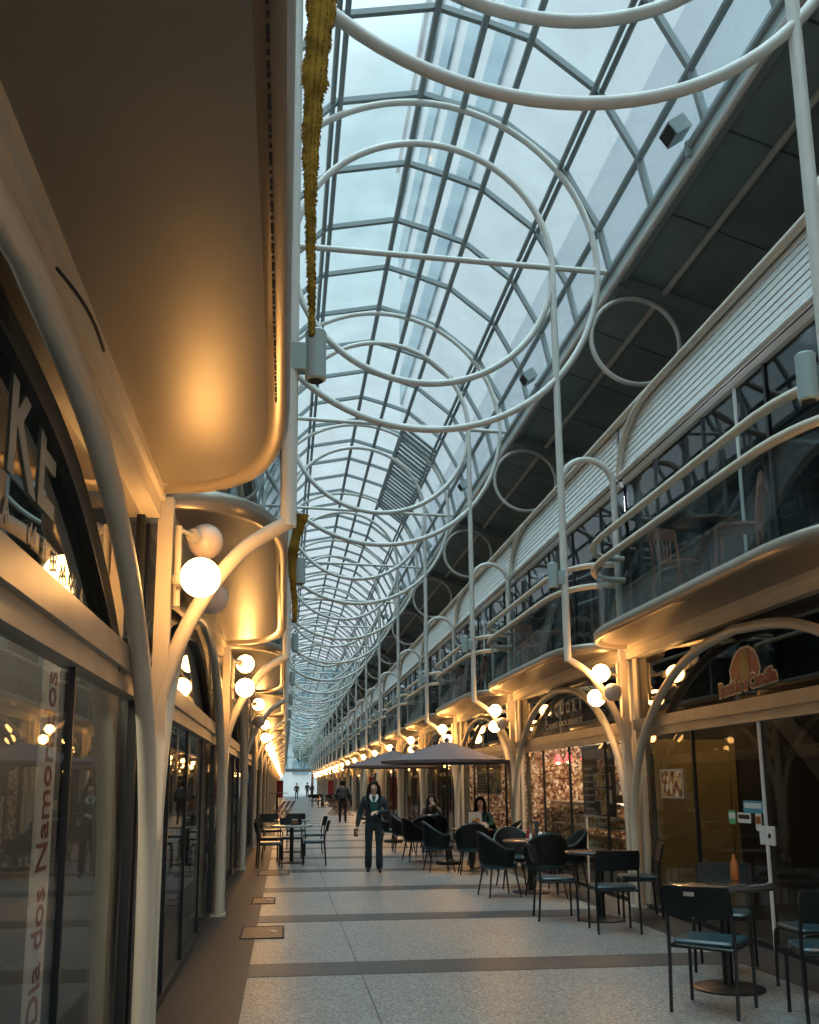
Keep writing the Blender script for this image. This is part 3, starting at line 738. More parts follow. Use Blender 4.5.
# right shop B: sign, mosaic wall, pendants, counter
t = thing('shop_sign', 'grey upright sign lettering on the second right lunette glass', 'sign', (xr - .012, 15.4, 2.62))
for k, ch in enumerate('LIQUORI'):
    lettering('letter', ch, .26, 'ghost', face_m((0, .99 - k * .33, .14), (0, -1, 0), (0, 0, 1)), t, .002, .003)
lettering('small_lettering', 'CAFFÈ GOURMET', .13, 'ghost', face_m((0, 0, -.10), (0, -1, 0), (0, 0, 1)), t, .002, .001, 2.1)
o = MB().rbox((4.75, 18.26, .004), (7.9, 18.36, 3.0), .02).obj('mosaic_panel', 'mosaic'); tag(o, 'glittering brown mosaic wall inside the cafe with red pendants', 'wall panel')
o = MB().rbox((4.75, 24.58, .004), (7.9, 24.68, 3.0), .02).obj('mosaic_panel', 'mosaic'); tag(o, 'brown mosaic wall behind the umbrella in the third right shop', 'wall panel')
for i, (y, lab) in enumerate(((17.9, 'red glass pendant lamp, farthest of the three in the cafe'), (17.2, 'red glass pendant lamp, middle of the three in the cafe'), (16.2, 'red glass pendant lamp nearest the menu banner in the cafe'))):
    t = thing('pendant_lamp', lab, 'lamp', (5.2, y, 2.0), group='red pendant lamps in the cafe')
    MB().lathe([(.085, -.06), (.078, -.02), (.045, .06), (.03, .10)], 18).obj('lamp_shade', 'redshade', t)
    MB().tube([(0, 0, .1), (0, 0, 1.3)], .008, 6).obj('cord', 'slot', t)
    MB().sphere((0, 0, -.05), .04, 12, 8).obj('bulb', 'lit', t)
t = thing('display_counter', 'dark cafe display counter with lit glass shelves', 'counter', (5.4, 16.2, 0))
MB().rbox((-.3, -1.9, .004), (.35, 1.9, .45), .03).obj('base', 'ink', t)
MB().rbox((-.32, -1.95, 1.18), (.36, 1.95, 1.23), .02).obj('top', 'steel', t)
for z in (.48, .82): MB().rbox((-.28, -1.85, z), (.3, 1.85, z + .02), .01).obj('shelf', 'steel', t)
for z in (.5, .84): MB().rbox((-.2, -1.7, z + .002), (.2, 1.7, z + .14), .05).obj('pastry_tray', 'food', t)
MB().box((-.31, -1.9, .46), (-.3, 1.9, 1.17)).obj('front_glass', 'shopglass', t, smooth=False)
t = thing('coffee_machine', 'steel coffee machine on the cafe counter', 'coffee machine', (5.42, 15.9, 1.231))
MB().rbox((-.22, -.5, 0), (.22, .5, .12), .04).obj('base', 'ink', t); MB().rbox((-.2, -.48, .12), (.1, .48, .34), .06).obj('body', 'steel', t)
MB().rbox((-.26, -.55, .34), (.22, .55, .42), .03).obj('top', 'woodtop', t); MB().lathe([(.06, 0), (.07, .02), (.05, .04)], 16, mat=Matrix.Translation((-.2, .0, .22)) @ Matrix.Rotation(R(-90), 4, 'Y')).obj('gauge', 'white', t)
def menu_banner(loc, w_, z0, z1, lab, seed, legs=True):
    t = thing('menu_banner', lab, 'banner', loc); rnd = random.Random(seed)
    MB().box((0, -w_ / 2, z0), (.012, w_ / 2, z1)).obj('sheet', 'ink', t, smooth=False)
    mb = MB(); mb.tube([(0, -w_ / 2 - .03, z0), (0, w_ / 2 + .03, z0)], .018, 8); mb.tube([(0, -w_ / 2 - .03, z1), (0, w_ / 2 + .03, z1)], .018, 8); mb.obj('bar', 'steel', t)
    if legs: MB().tube([(.02, w_ / 2 - .06, .004), (.02, w_ / 2 - .06, z0)], .016, 8).obj('stand', 'white', t)
    H = z1 - z0
    MB().box((-.004, -w_ * .42, z1 - H * .2), (0, w_ * .42, z1 - H * .06)).obj('heading', 'ochre', t, smooth=False)
    for k in range(7):
        z = z0 + H * (.09 + k * .095); MB().box((-.004, w_ * .14, z), (0, w_ * .42, z + H * .03)).obj('menu_line', 'ghost', t, smooth=False)
    for k, (a, b) in enumerate(((-.16, .62), (-.02, .42), (-.26, .42), (-.05, .22), (-.28, .2), (-.2, .05))):
        m4 = Matrix.Translation((-.006, w_ * a, z0 + H * b + H * .09)) @ Matrix.Rotation(rnd.uniform(-.15, .15), 4, 'X')
        MB().box((-.002, -w_ * .13, -H * .09), (.002, w_ * .13, H * .09), mat=m4).obj('photo_border', 'white', t, smooth=False); pb = t.children[-1] if False else bpy.data.objects[[c.name for c in t.children if c.name.startswith('photo_border')][-1]]
        MB().box((-.005, -w_ * .115, -H * .08), (-.001, w_ * .115, H * .08), mat=m4).obj('photo', 'food', pb, smooth=False)
    return t
menu_banner((4.70, 14.1, 0), 1.5, 1.05, 2.12, 'tall dark menu banner with food photos beside the first right column', 3)
menu_banner((4.75, 22.2, 0), 2.6, 1.32, 2.05, 'wide menu board with pastry photos behind the umbrella', 5)
o = MB().rbox((4.74, 11.72, 3.45), (4.76, 11.98, 5.3), .006).obj('gallery_banner', 'ochre'); tag(o, 'narrow yellow banner in the gallery window above the near right balcony', 'banner')
# unseen area lamps added to brighten the shop and gallery interiors
def fill_light(x, y, z, watt, col, size=1.0, name='fill_light'):
    l = bpy.data.lights.new(name, 'AREA'); l.energy = watt; l.color = col; l.size = size; l.shape = 'DISK'
    o = bpy.data.objects.new(name, l); C.objects.link(o); o.location = (x, y, z); return o
fill_light(5.7, 16.6, 3.25, 85, (1, .68, .42)); fill_light(5.2, 13.8, 3.25, 90, (1, .68, .42))
fill_light(5.4, 22.6, 3.25, 70, (1, .70, .45), .6); fill_light(5.2, 11.0, 3.25, 15, (1, .66, .35), .5)
fill_light(6.4, 7.5, 3.25, 6, (1, .7, .45)); fill_light(-2.3, 4.6, 3.28, 90, (1, .85, .65), .6)
fill_light(-1.8, 10.5, 3.25, 14, (1, .85, .65))
for n in range(3, 12): fill_light(5.6, YF(n) + 3, 3.25, 26, (1, .70, .45)); fill_light(-2.0, YF(n) + 3, 3.25, 16, (1, .75, .5))
for n in range(0, 8): fill_light(5.95, YF(n) + 3.1, 6.38, 90 if n == 0 else 35, (.9, .92, 1.))
# ------------------------------------------------------------------ chairs and tables
def metal_chair(label, back='backblack', plate=False, seatm='seat'):
    t = thing('cafe_chair', label, 'chair'); r = .013
    for sx in (-1, 1):
        MB().tube(catmull([(sx * .225, -.235, .0), (sx * .225, -.215, .25), (sx * .225, -.205, .46), (sx * .222, -.225, .64), (sx * .215, -.27, .84)], 4), r, 8).obj('leg', 'chairblack', t)
        MB().tube(catmull([(sx * .225, .215, .0), (sx * .222, .212, .30), (sx * .22, .205, .405), (sx * .215, .165, .437), (sx * .215, .05, .44)], 4), r, 8).obj('leg', 'chairblack', t)
    mb = MB(); mb.tube([(-.215, -.205, .435), (-.215, .17, .435), (.215, .17, .435), (.215, -.205, .435)], .012, 8, True); mb.obj('seat_frame', 'chairblack', t)
    MB().rbox((-.215, -.2, .445), (.215, .215, .482), .05, 4).obj('seat', seatm, t)
    mb = MB(); n = 10; A = []; B = []
    for zz, dy in ((.645, -.225), (.68, -.235), (.81, -.268), (.85, -.278)):
        e = .012 if zz in (.645, .85) else 0
        f = [(-.235 + e + (.47 - 2 * e) * k / n, dy - .035 * (1 - ((k - n / 2) / (n / 2)) ** 2) + .012, zz) for k in range(n + 1)]
        b = [(x, y - .022, z) for x, y, z in reversed(f)]; A.append(f + b)
    mb.loft(A); bk = mb.obj('backrest', back, t)
    if plate:
        MB().rbox((-.036, -.006, -.014), (.036, .0, .014), .004, 2, mat=Matrix.Translation((-.03, -.318, .80)) @ Matrix.Rotation(R(-8), 4, 'X')).obj('name_plate', 'steel', bk)
    return t
def tub_chair(label):
    t = thing('tub_chair', label, 'chair'); mb = MB(); rings = []
    N = 28
    for k in range(N + 1):
        a = R(-28 + 236 * k / N) + PI  # wraps the back from arm to arm, open towards +y
        c = math.cos(a - 1.5 * PI)      # 1 at the middle of the back
        top = .66 + .22 * max(0, c) ** 1.2
        ro, ri = .30, .272
        o_ = lambda rr, z, fl: (rr * fl * math.cos(a), rr * fl * math.sin(a) * .98, z)
        rings.append([o_(ro, .40, .86), o_(ro, .52, .96), o_(ro, top - .02, 1.06), o_(ro - .014, top, 1.05), o_(ri, top - .02, 1.05), o_(ri, .52, .95), o_(ri, .40, .85)])
    mb.loft(rings); sh = mb.obj('shell', 'tub', t)
    MB().tube([r[3] for r in rings], .012, 8).obj('top_piping', 'seat', sh)
    MB().lathe([(.22, .38), (.262, .40), (.268, .45), (.23, .475), (.1, .48)], 24).obj('seat', 'seat', t)
    for sx in (-1, 1):
        for sy in (-1, 1): MB().tube([(sx * .17, sy * .17, .40), (sx * .235, sy * .235, 0)], [.016, .011], 8).obj('leg', 'chairblack', t)
    return t
def round_table(label, top='tabletop', r=.40, h=.74, cat='table', name='cafe_table'):
    t = thing(name, label, cat)
    MB().lathe([(r - .01, h - .03), (r, h - .024), (r, h - .006), (r - .008, h)], 48).obj('table_top', top, t)
    mb = MB(); mb.lathe([(.045, .02), (.04, .05), (.04, h - .06), (.12, h - .03)], 20); mb.obj('column', 'chairblack', t)
    MB().lathe([(.27, .0), (.27, .012), (.24, .022), (.05, .04)], 36).obj('base', 'chairblack', t)
    return t
def face_to(dx, dy): return math.atan2(dy, dx) - PI / 2
G1 = 'black metal cafe chairs with teal seats'
proto = metal_chair('black metal chair nearest the camera, its back with small plate facing viewer', plate=True)
proto.location = (2.99, 6.68, 0); proto.rotation_euler.z = face_to(.66, .75); proto['group'] = G1
chairs = [((3.72, 8.02), (-.5, -.85), 'black metal chair tucked in behind the nearest round table'),
          ((4.02, 7.12), (-1, .05), 'black metal chair on the wall side of the nearest round table'),
          ((3.63, 6.28), (.25, 1), 'black metal chair cut off by the lower right edge'),
          ((3.52, 10.22), (.1, 1), 'black metal chair with back to viewer in front of the second right table'),
          ((4.17, 11.2), (-.95, .2), 'black metal chair between the second right table and the first column'),
          ((3.17, 11.22), (1, -.12), 'teal seated metal chair on the walkway side of the second right table'),
          ((-.27, 18.85), (1, .1), 'metal chair nearest the left columns at the left cafe table'),
          ((-.28, 20.5), (1, -.25), 'metal chair behind, between left columns and left cafe table'),
          ((.16, 20.75), (.05, -1), 'metal chair directly behind the left cafe table'),
          ((.60, 19.3), (-1, .05), 'teal seated metal chair on the walkway side of left cafe table'),
          ((.66, 21.9), (-1, -.1), 'teal seated chair on walkway side of the farther left table'),
          ((.30, 24.1), (.0, -1), 'dark chair behind the farther left table'),
          ((-.30, 24.0), (.3, -1), 'dark chair at the column side of the farther left table')]
plain = metal_chair(chairs[0][2])
for i, ((x, y), d, lb) in enumerate(chairs):
    if i == 0: plain.location = (x, y, 0); plain.rotation_euler.z = face_to(*d); plain['group'] = G1
    else: dup(plain, (x, y, 0), face_to(*d), lb, G1)
tb = round_table('dark polished round cafe table nearest the camera at right', h=.775); tb.location = (3.40, 7.32, 0); tb['group'] = 'round cafe tables'
GT = 'round cafe tables'
dup(tb, (3.66, 11.05, 0), 0, 'dark round table in front of the first right column', GT)
t3 = round_table('reddish topped round table with condiments among tub chairs', 'woodtop'); t3.location = (3.58, 13.95, 0); t3['group'] = GT
dup(t3, (3.42, 17.6, 0), 0, 'reddish round table with menu stand under the plum umbrella', GT)
dup(t3, (3.45, 22.6, 0), 0, 'reddish round table in front of the seated woman', GT)
tl = round_table('grey topped round cafe table beside the left columns', 'greytop', .43); tl.location = (.16, 19.9, 0); tl['group'] = GT
dup(tl, (.18, 23.1, 0), 0, 'grey topped round table farther along the left columns', GT)
G2 = 'black tub chairs on the right'
tub = tub_chair('black tub chair with back to viewer in front of the condiment table')
tubs = [((3.62, 13.28), (0, 1), ''), ((3.02, 13.55), (1, .15), 'black tub chair on the walkway side of the condiment table'),
        ((3.50, 14.62), (.0, -1), 'black tub chair facing viewer behind the condiment table'), ((4.18, 14.1), (-1, 0), 'black tub chair on the shop side of the condiment table'),
        ((3.30, 16.9), (.1, 1), 'black tub chair with back to viewer before the umbrella table'), ((2.80, 17.5), (1, .1), 'black tub chair on the walkway side of the umbrella table'),
        ((4.05, 17.5), (-1, 0), 'black tub chair on the shop side of the umbrella table'),
        ((2.72, 19.9), (1, .2), 'black tub chair beyond the umbrella table near the walkway'), ((3.0, 21.0), (-.2, 1), 'black tub chair back to back with umbrella table seats'),
        ((2.75, 22.3), (1, 0), 'black tub chair on walkway side of the seated woman'), ((3.4, 21.8), (0, 1), 'black tub chair opposite the seated woman'), ((2.7, 23.9), (.6, -1), 'black tub chair farthest along under the second umbrella')]
for i, ((x, y), d, lb) in enumerate(tubs):
    if i == 0: tub.location = (x, y, 0); tub.rotation_euler.z = face_to(*d); tub['group'] = G2
    else: dup(tub, (x, y, 0), face_to(*d), lb, G2)
# condiments and menus on the tables
def condiment(loc, lab):
    t = thing('condiment_rack', lab, 'condiment rack', loc)
    mb = MB(); mb.rbox((-.09, -.06, 0), (.09, .06, .012), .02); mb.tube([(0, -.05, .01), (0, -.05, .2), (0, .05, .2), (0, .05, .01)], .005, 6); mb.obj('rack', 'steel', t)
    for x, y, m, h in ((-.05, 0, 'red', .17), (.0, .0, 'ochre', .16), (.05, .01, 'wood', .15), (-.02, -.04, 'white', .1)):
        b = MB().lathe([(.022, .012), (.024, .02), (.024, h * .6), (.010, h * .8), (.010, h)], 12, (x, y, 0)).obj('bottle', m, t)
    return t
condiment((3.62, 14.0, .741), 'condiment rack with red and ochre bottles on reddish table')
o = MB().lathe([(.03, 0), (.032, .01), (.03, .1), (.018, .115)], 14).obj('salt_shaker', 'white'); o.location = (3.72, 13.86, .741); tag(o, 'white shaker beside the condiment rack', 'shaker')
o = MB().rbox((-.02, -.06, 0), (.02, .06, .26), .008).obj('menu_card', 'greycloth'); o.location = (3.74, 14.14, .741); tag(o, 'grey upright menu card behind the condiment rack', 'menu')
t = thing('menu_stand', 'pale tent menu with photo on the umbrella table', 'menu', (3.48, 17.5, .741)); MB().prism([(-.05, 0), (.05, 0), (0, .3)], -.12, .12, axis='x').obj('card', 'paper', t, smooth=False)
MB().box((-.07, -.048, .08), (.07, -.03, .2)).obj('photo', 'food', t, smooth=False)
for x, y, lb in ((3.3, 17.45, 'white cup left of the tent menu'), (3.66, 17.5, 'white cup on shop side of the tent menu')):
    t = thing('cup', lb, 'cup', (x, y, .741)); MB().lathe([(.03, 0), (.045, .03), (.05, .09), (.044, .09), (.03, .02)], 16).obj('bowl', 'white', t); MB().tube([(.045, 0, .07), (.075, 0, .06), (.07, 0, .03), (.04, 0, .025)], .006, 6).obj('handle', 'white', t)
o = MB().lathe([(.03, 0), (.032, .02), (.032, .12), (.012, .17), (.012, .2)], 14).obj('bottle', 'orange'); o.location = (3.62, 7.55, .776); tag(o, 'small amber bottle on the nearest round table', 'bottle')
t = thing('napkin_box', 'small dark napkin box on the left cafe table', 'box', (.22, 20.1, .741)); MB().rbox((-.07, -.05, 0), (.07, .05, .1), .012).obj('body', 'wood', t); MB().box((-.05, -.01, .1), (.05, .01, .115)).obj('napkin', 'white', t, smooth=False)

# ------------------------------------------------------------------ parasols
def parasol(loc, lab, r=1.33, ze=2.01, zt=2.41):
    t = thing('parasol', lab, 'parasol', loc, group='plum parasols over the right tables'); n = 8; mb = MB()
    def ring(f, dz):
        out = []
        for k in range(n * 4):
            a = 2 * PI * k / (n * 4); q = (k % 4) / 4; sc = 1 - .055 * math.sin(PI * q) * f
            z = ze + (zt - ze) * (1 - f) ** 1.15 - .03 * math.sin(PI * q) * f * (1 - f) * 3
            out.append((r * f * sc * math.cos(a) + .0, r * f * sc * math.sin(a), z + dz))
        return out
    fs = [.03, .2, .4, .6, .8, 1.]
    mb.loft([ring(f, 0) for f in fs] + [ring(1., -.06)] + [ring(f, -.012) for f in reversed(fs)][1:], False); cn = mb.obj('canopy', 'umb', t, ang=25)
    MB().tube([(0, 0, .05), (0, 0, zt + .02)], .022, 10).obj('pole', 'chairblack', t)
    MB().lathe([(.26, 0), (.26, .06), (.06, .1), (.035, .3)], 24).obj('base', 'chairblack', t)
    MB().lathe([(.05, -.02), (.07, .02), (.02, .07)], 14, (0, 0, zt)).obj('finial', 'umb', cn)
    for k in range(n):
        a = 2 * PI * k / n; MB().tube([(0, 0, zt - .03), (r * .97 * math.cos(a), r * .97 * math.sin(a), ze - .01)], .008, 6).obj('rib', 'chairblack', t)
    return t
parasol((3.24, 19.05, 0), 'large plum parasol open over the right tables, nearer one')
parasol((2.98, 26.4, 0), 'plum parasol partly hidden behind the nearer parasol', 1.36, 2.05, 2.5)
def closed_parasol(loc, lab):
    t = thing('closed_parasol', lab, 'parasol', loc); MB().lathe([(.04, 1.0), (.16, 1.02), (.17, 1.5), (.1, 2.1), (.03, 2.35)], 14).obj('canopy', 'beige', t)
    MB().tube([(0, 0, 0), (0, 0, 2.42)], .022, 8).obj('pole', 'wood', t); MB().lathe([(.25, 0), (.25, .08), (.04, .12)], 16).obj('base', 'chairblack', t)
closed_parasol((3.65, 43.5, 0), 'folded beige parasol behind the walking man'); closed_parasol((3.75, 38.2, 0), 'folded beige parasol between walking man and woman')
# ------------------------------------------------------------------ wooden folding chairs and the far seating
def fold_chair(lab):
    t = thing('folding_chair', lab, 'chair')
    for sx in (-.2, .2):
        MB().tube([(sx, .26, 0), (sx, -.27, .86)], .016, 6).obj('leg', 'wood', t); MB().tube([(sx * .9, -.26, 0), (sx * .9, .2, .47)], .016, 6).obj('leg', 'wood', t)
    mb = MB()
    for k in range(6): mb.box((-.2, -.17 + k * .07, .45), (.2, -.125 + k * .07, .468))
    mb.obj('seat', 'wood', t, smooth=False)
    mb = MB()
    for k in range(3): z = .62 + k * .085; yy = .26 - (z / .86) * .53; mb.box((-.2, yy - .012, z), (.2, yy + .006, z + .06))
    mb.obj('backrest', 'wood', t, smooth=False); return t
f0 = None
GW = 'brown folding chairs along the middle of the arcade'
fl = []
for k in range(6): fl.append(((2.55 + .12 * k, 45.5 - k * .5 + 6), (.9, -.3), 'leaning brown folding chair in the row beside the walking man'))
for k, (x, y) in enumerate(((3.3, 40.5), (3.9, 40.2), (3.4, 38.6), (4.0, 38.4))): fl.append(((x, y), (1, 0) if k % 2 == 0 else (-1, 0), 'brown folding chair at the tables between man and woman'))
for k in range(3): fl.append(((-.25 + .22 * k, 42.0 + .5 * k), (-.9, .2), 'brown folding chair by the tall left side table'))
for (x, y), d, lb in fl:
    if f0 is None: f0 = fold_chair(lb); f0.location = (x, y, 0); f0.rotation_euler.z = face_to(*d); f0['group'] = GW
    else: dup(f0, (x, y, 0), face_to(*d), lb, GW)
th = round_table('tall dark bar table by the far left columns', 'chairblack', .5, 1.2, name='bar_table'); th.location = (-.33, 44.5, 0)
tw = round_table('brown round table between the man and the woman', 'woodtop', .42); tw.location = (3.65, 39.5, 0)
k = 0
for i in range(4):
    for j in range(4):
        dup(plain, (2.1 + j * .75 + (i % 2) * .2, 66 + i * 2.6, 0), k * 1.3, 'small dark chair in the far cluster mid arcade', 'far cluster of dark chairs'); k += 1
for i in range(3): dup(tb, (2.6 + i * .8, 67.3 + i * 2.3, 0), 0, 'small dark table in the far cluster mid arcade', 'far cluster of dark tables')
# wooden bentwood chairs up on the near right balcony
def bent_chair(lab):
    t = thing('bentwood_chair', lab, 'chair')
    for sx in (-1, 1):
        MB().tube(catmull([(sx * .2, -.2, 0), (sx * .19, -.19, .46), (sx * .185, -.25, .9)], 5), .016, 8).obj('leg', 'chairwood', t); MB().tube([(sx * .19, .19, 0), (sx * .175, .17, .44)], .016, 8).obj('leg', 'chairwood', t)
        MB().tube(arc((0, .28), .17, 10, 170, 10, y=-.19), .010, 6).obj('brace', 'chairwood', t) if sx > 0 else None
    MB().lathe([(.19, .44), (.21, .45), (.205, .475), (.1, .48)], 24).obj('seat', 'chairwood', t)
    MB().rbox((-.2, -.27, .78), (.2, -.245, .92), .01).obj('top_rail', 'chairwood', t)
    mb = MB()
    for k in range(5): x = -.085 + k * .0425; mb.tube([(x * .8, -.2, .47), (x * 1.5, -.25, .8)], .010, 6)
    mb.obj('back_spindles', 'chairwood', t); return t
b0 = bent_chair('brown bentwood chair upright behind near right balcony glass'); b0.location = (4.15, 8.1, 3.41); b0.rotation_euler.z = R(55)
dup(b0, (4.2, 9.55, 3.41), R(200), 'second bentwood chair, farther along the near right balcony', None)
t = round_table('small round table on the near right balcony', 'woodtop', .3, .73, name='balcony_table'); t.location = (4.18, 8.85, 3.41)
for n in (1, 2):
    for q, d in enumerate((2.2, 3.9)):
        dup(b0, (4.18, YF(n) + d, 3.41), R(60 + 130 * q), 'bentwood chair behind the %s right balcony glass, %s' % (ORD[n], 'nearer one' if q == 0 else 'farther one'))
# ------------------------------------------------------------------ people: one skinned body each, regions by nearest bone
def skin_body(name, joints, bones, mats, parent, sub=2):
    """joints: {n: (pos, r)}, bones: [(a, b, material index)]"""
    keys = list(joints); me = bpy.data.meshes.new(name)
    me.from_pydata([joints[k][0] for k in keys], [(keys.index(a), keys.index(b)) for a, b, m in bones], []); me.update()
    o = bpy.data.objects.new(name, me); C.objects.link(o)
    sk = o.modifiers.new('Skin', 'SKIN'); sk.use_smooth_shade = True
    for i, k in enumerate(keys):
        r = joints[k][1]; me.skin_vertices[0].data[i].radius = r if isinstance(r, tuple) else (r, r)
    me.skin_vertices[0].data[0].use_root = True
    sb = o.modifiers.new('Subdivision', 'SUBSURF'); sb.levels = sub
    bpy.context.view_layer.update()
    nm = bpy.data.meshes.new_from_object(o.evaluated_get(bpy.context.evaluated_depsgraph_get())); nm.name = name
    bpy.data.objects.remove(o)
    nm.materials.clear()
    for m in mats: nm.materials.append(M[m])
    seg = [(Vector(joints[a][0]), Vector(joints[b][0]), mi) for a, b, mi in bones]
    for p in nm.polygons:
        c = p.center; best = (9, 0)
        for a, b, mi in seg:
            ab = b - a; t = max(0, min(1, (c - a).dot(ab) / max(ab.length_squared, 1e-9))); d = (c - (a + ab * t)).length
            if d < best[0]: best = (d, mi)
        p.material_index = best[1]; p.use_smooth = True
    o = bpy.data.objects.new(name, nm); C.objects.link(o); o.parent = parent; return o
def hand_bones(J, B, pre, wrist, d, side, mi, curl=.4, inward=(0, 1, 0)):
    """palm, four fingers of unequal length and a thumb, rooted inside the palm"""
    d = Vector(d).normalized(); w_ = Vector(wrist); inn = Vector(inward).normalized(); lat = d.cross(inn).normalized() * side
    pm = w_ + d * .055; J[pre + 'palm'] = (pm, (.030, .020)); B.append((pre + 'wrist', pre + 'palm', mi))
    for i, (off, ln) in enumerate(((.026, .072), (.009, .080), (-.009, .074), (-.025, .058))):
        k1 = pm + d * .035 + lat * off; k2 = k1 + (d * (1 - curl * .4) + inn * curl).normalized() * ln * .5; k3 = k2 + (d * (1 - curl) + inn * curl * 1.4).normalized() * ln * .5
        for j, (P, r) in enumerate(((k1, .0105), (k2, .009), (k3, .0075))): J['%sf%d%d' % (pre, i, j)] = (P, r)
        B.append((pre + 'palm', '%sf%d0' % (pre, i), mi)); B.append(('%sf%d0' % (pre, i), '%sf%d1' % (pre, i), mi)); B.append(('%sf%d1' % (pre, i), '%sf%d2' % (pre, i), mi))
    t1 = w_ + d * .035 + lat * .034; t2 = t1 + (d * .7 + lat * .7 + inn * .3).normalized() * .035; t3 = t2 + (d + inn * .4).normalized() * .028
    J[pre + 't0'] = (t1, .012); J[pre + 't1'] = (t2, .010); J[pre + 't2'] = (t3, .008)
    B += [(pre + 'palm', pre + 't0', mi), (pre + 't0', pre + 't1', mi), (pre + 't1', pre + 't2', mi)]
def head_bits(parent, hc, fwd, hair='hair', long=False, sidefall=1):
    """eyes, brows, mouth, ears and hair around a head centre hc facing fwd (unit, horizontal)"""
    f = Vector(fwd).normalized(); rt_ = f.cross(Vector((0, 0, 1))).normalized(); hc = Vector(hc); U = Vector((0, 0, 1))
    for s in (-1, 1):
        MB().sphere(hc + f * .080 + rt_ * s * .031 + U * .004, .0085, 10, 8).obj('eye', 'hair', parent)
        mb = MB(); mb.tube([hc + f * .09 + rt_ * s * .018 + U * .03, hc + f * .085 + rt_ * s * .045 + U * .03], .0028, 6); mb.obj('eyebrow', 'hair', parent)
        MB().sphere(hc + rt_ * s * .083 - U * .01, .024, 10, 8, sc=(.5, .9, 1.3)).obj('ear', 'skin', parent)
    MB().tube([hc + f * .092 - rt_ * .022 - U * .055, hc + f * .098 - U * .054, hc + f * .092 + rt_ * .022 - U * .055], .007, 6).obj('mouth', 'red', parent)
    mb = MB(); n, m = 24, 14; vs = []; fs = []
    for j in range(m + 1):
        t = PI * .5 - PI * j / m
        for k in range(n):
            a = 2 * PI * k / n; d = f * math.cos(a) + rt_ * math.sin(a)
            r = .099 * max(math.cos(t), .02)
            vs.append(hc + U * .014 + d * r - f * .010 + U * .124 * math.sin(t))
    for j in range(m):
        for k in range(n):
            q = (k + 1) % n; c = (Vector(vs[j * n + k]) + Vector(vs[(j + 1) * n + q])) / 2 - hc
            lim = .078
            if c.dot(f) > .01 and c.z < lim: continue
            if not long and c.z < -.03 and c.dot(f) > -.05: continue
            fs.append((j * n + k, j * n + q, (j + 1) * n + q, (j + 1) * n + k))
    mb.add(vs, fs)
    if long:
        for i in range(16):
            a = R(82 + 196 * i / 15); d = f * math.cos(a) + rt_ * math.sin(a); ln = .30 + .1 * math.sin(i * 2.1) + (.12 if sidefall * d.dot(rt_) > .2 else 0)
            p0 = hc + d * .082 + U * .03; mb.tube(catmull([p0, p0 + d * .022 - U * .1, p0 + d * .025 - U * ln * .65 + f * .02, p0 + d * .0 - U * ln + f * .05], 4), [.030] * 8 + [.026, .022, .016, .010, .006], 7)
    mb.obj('hair', hair, parent)
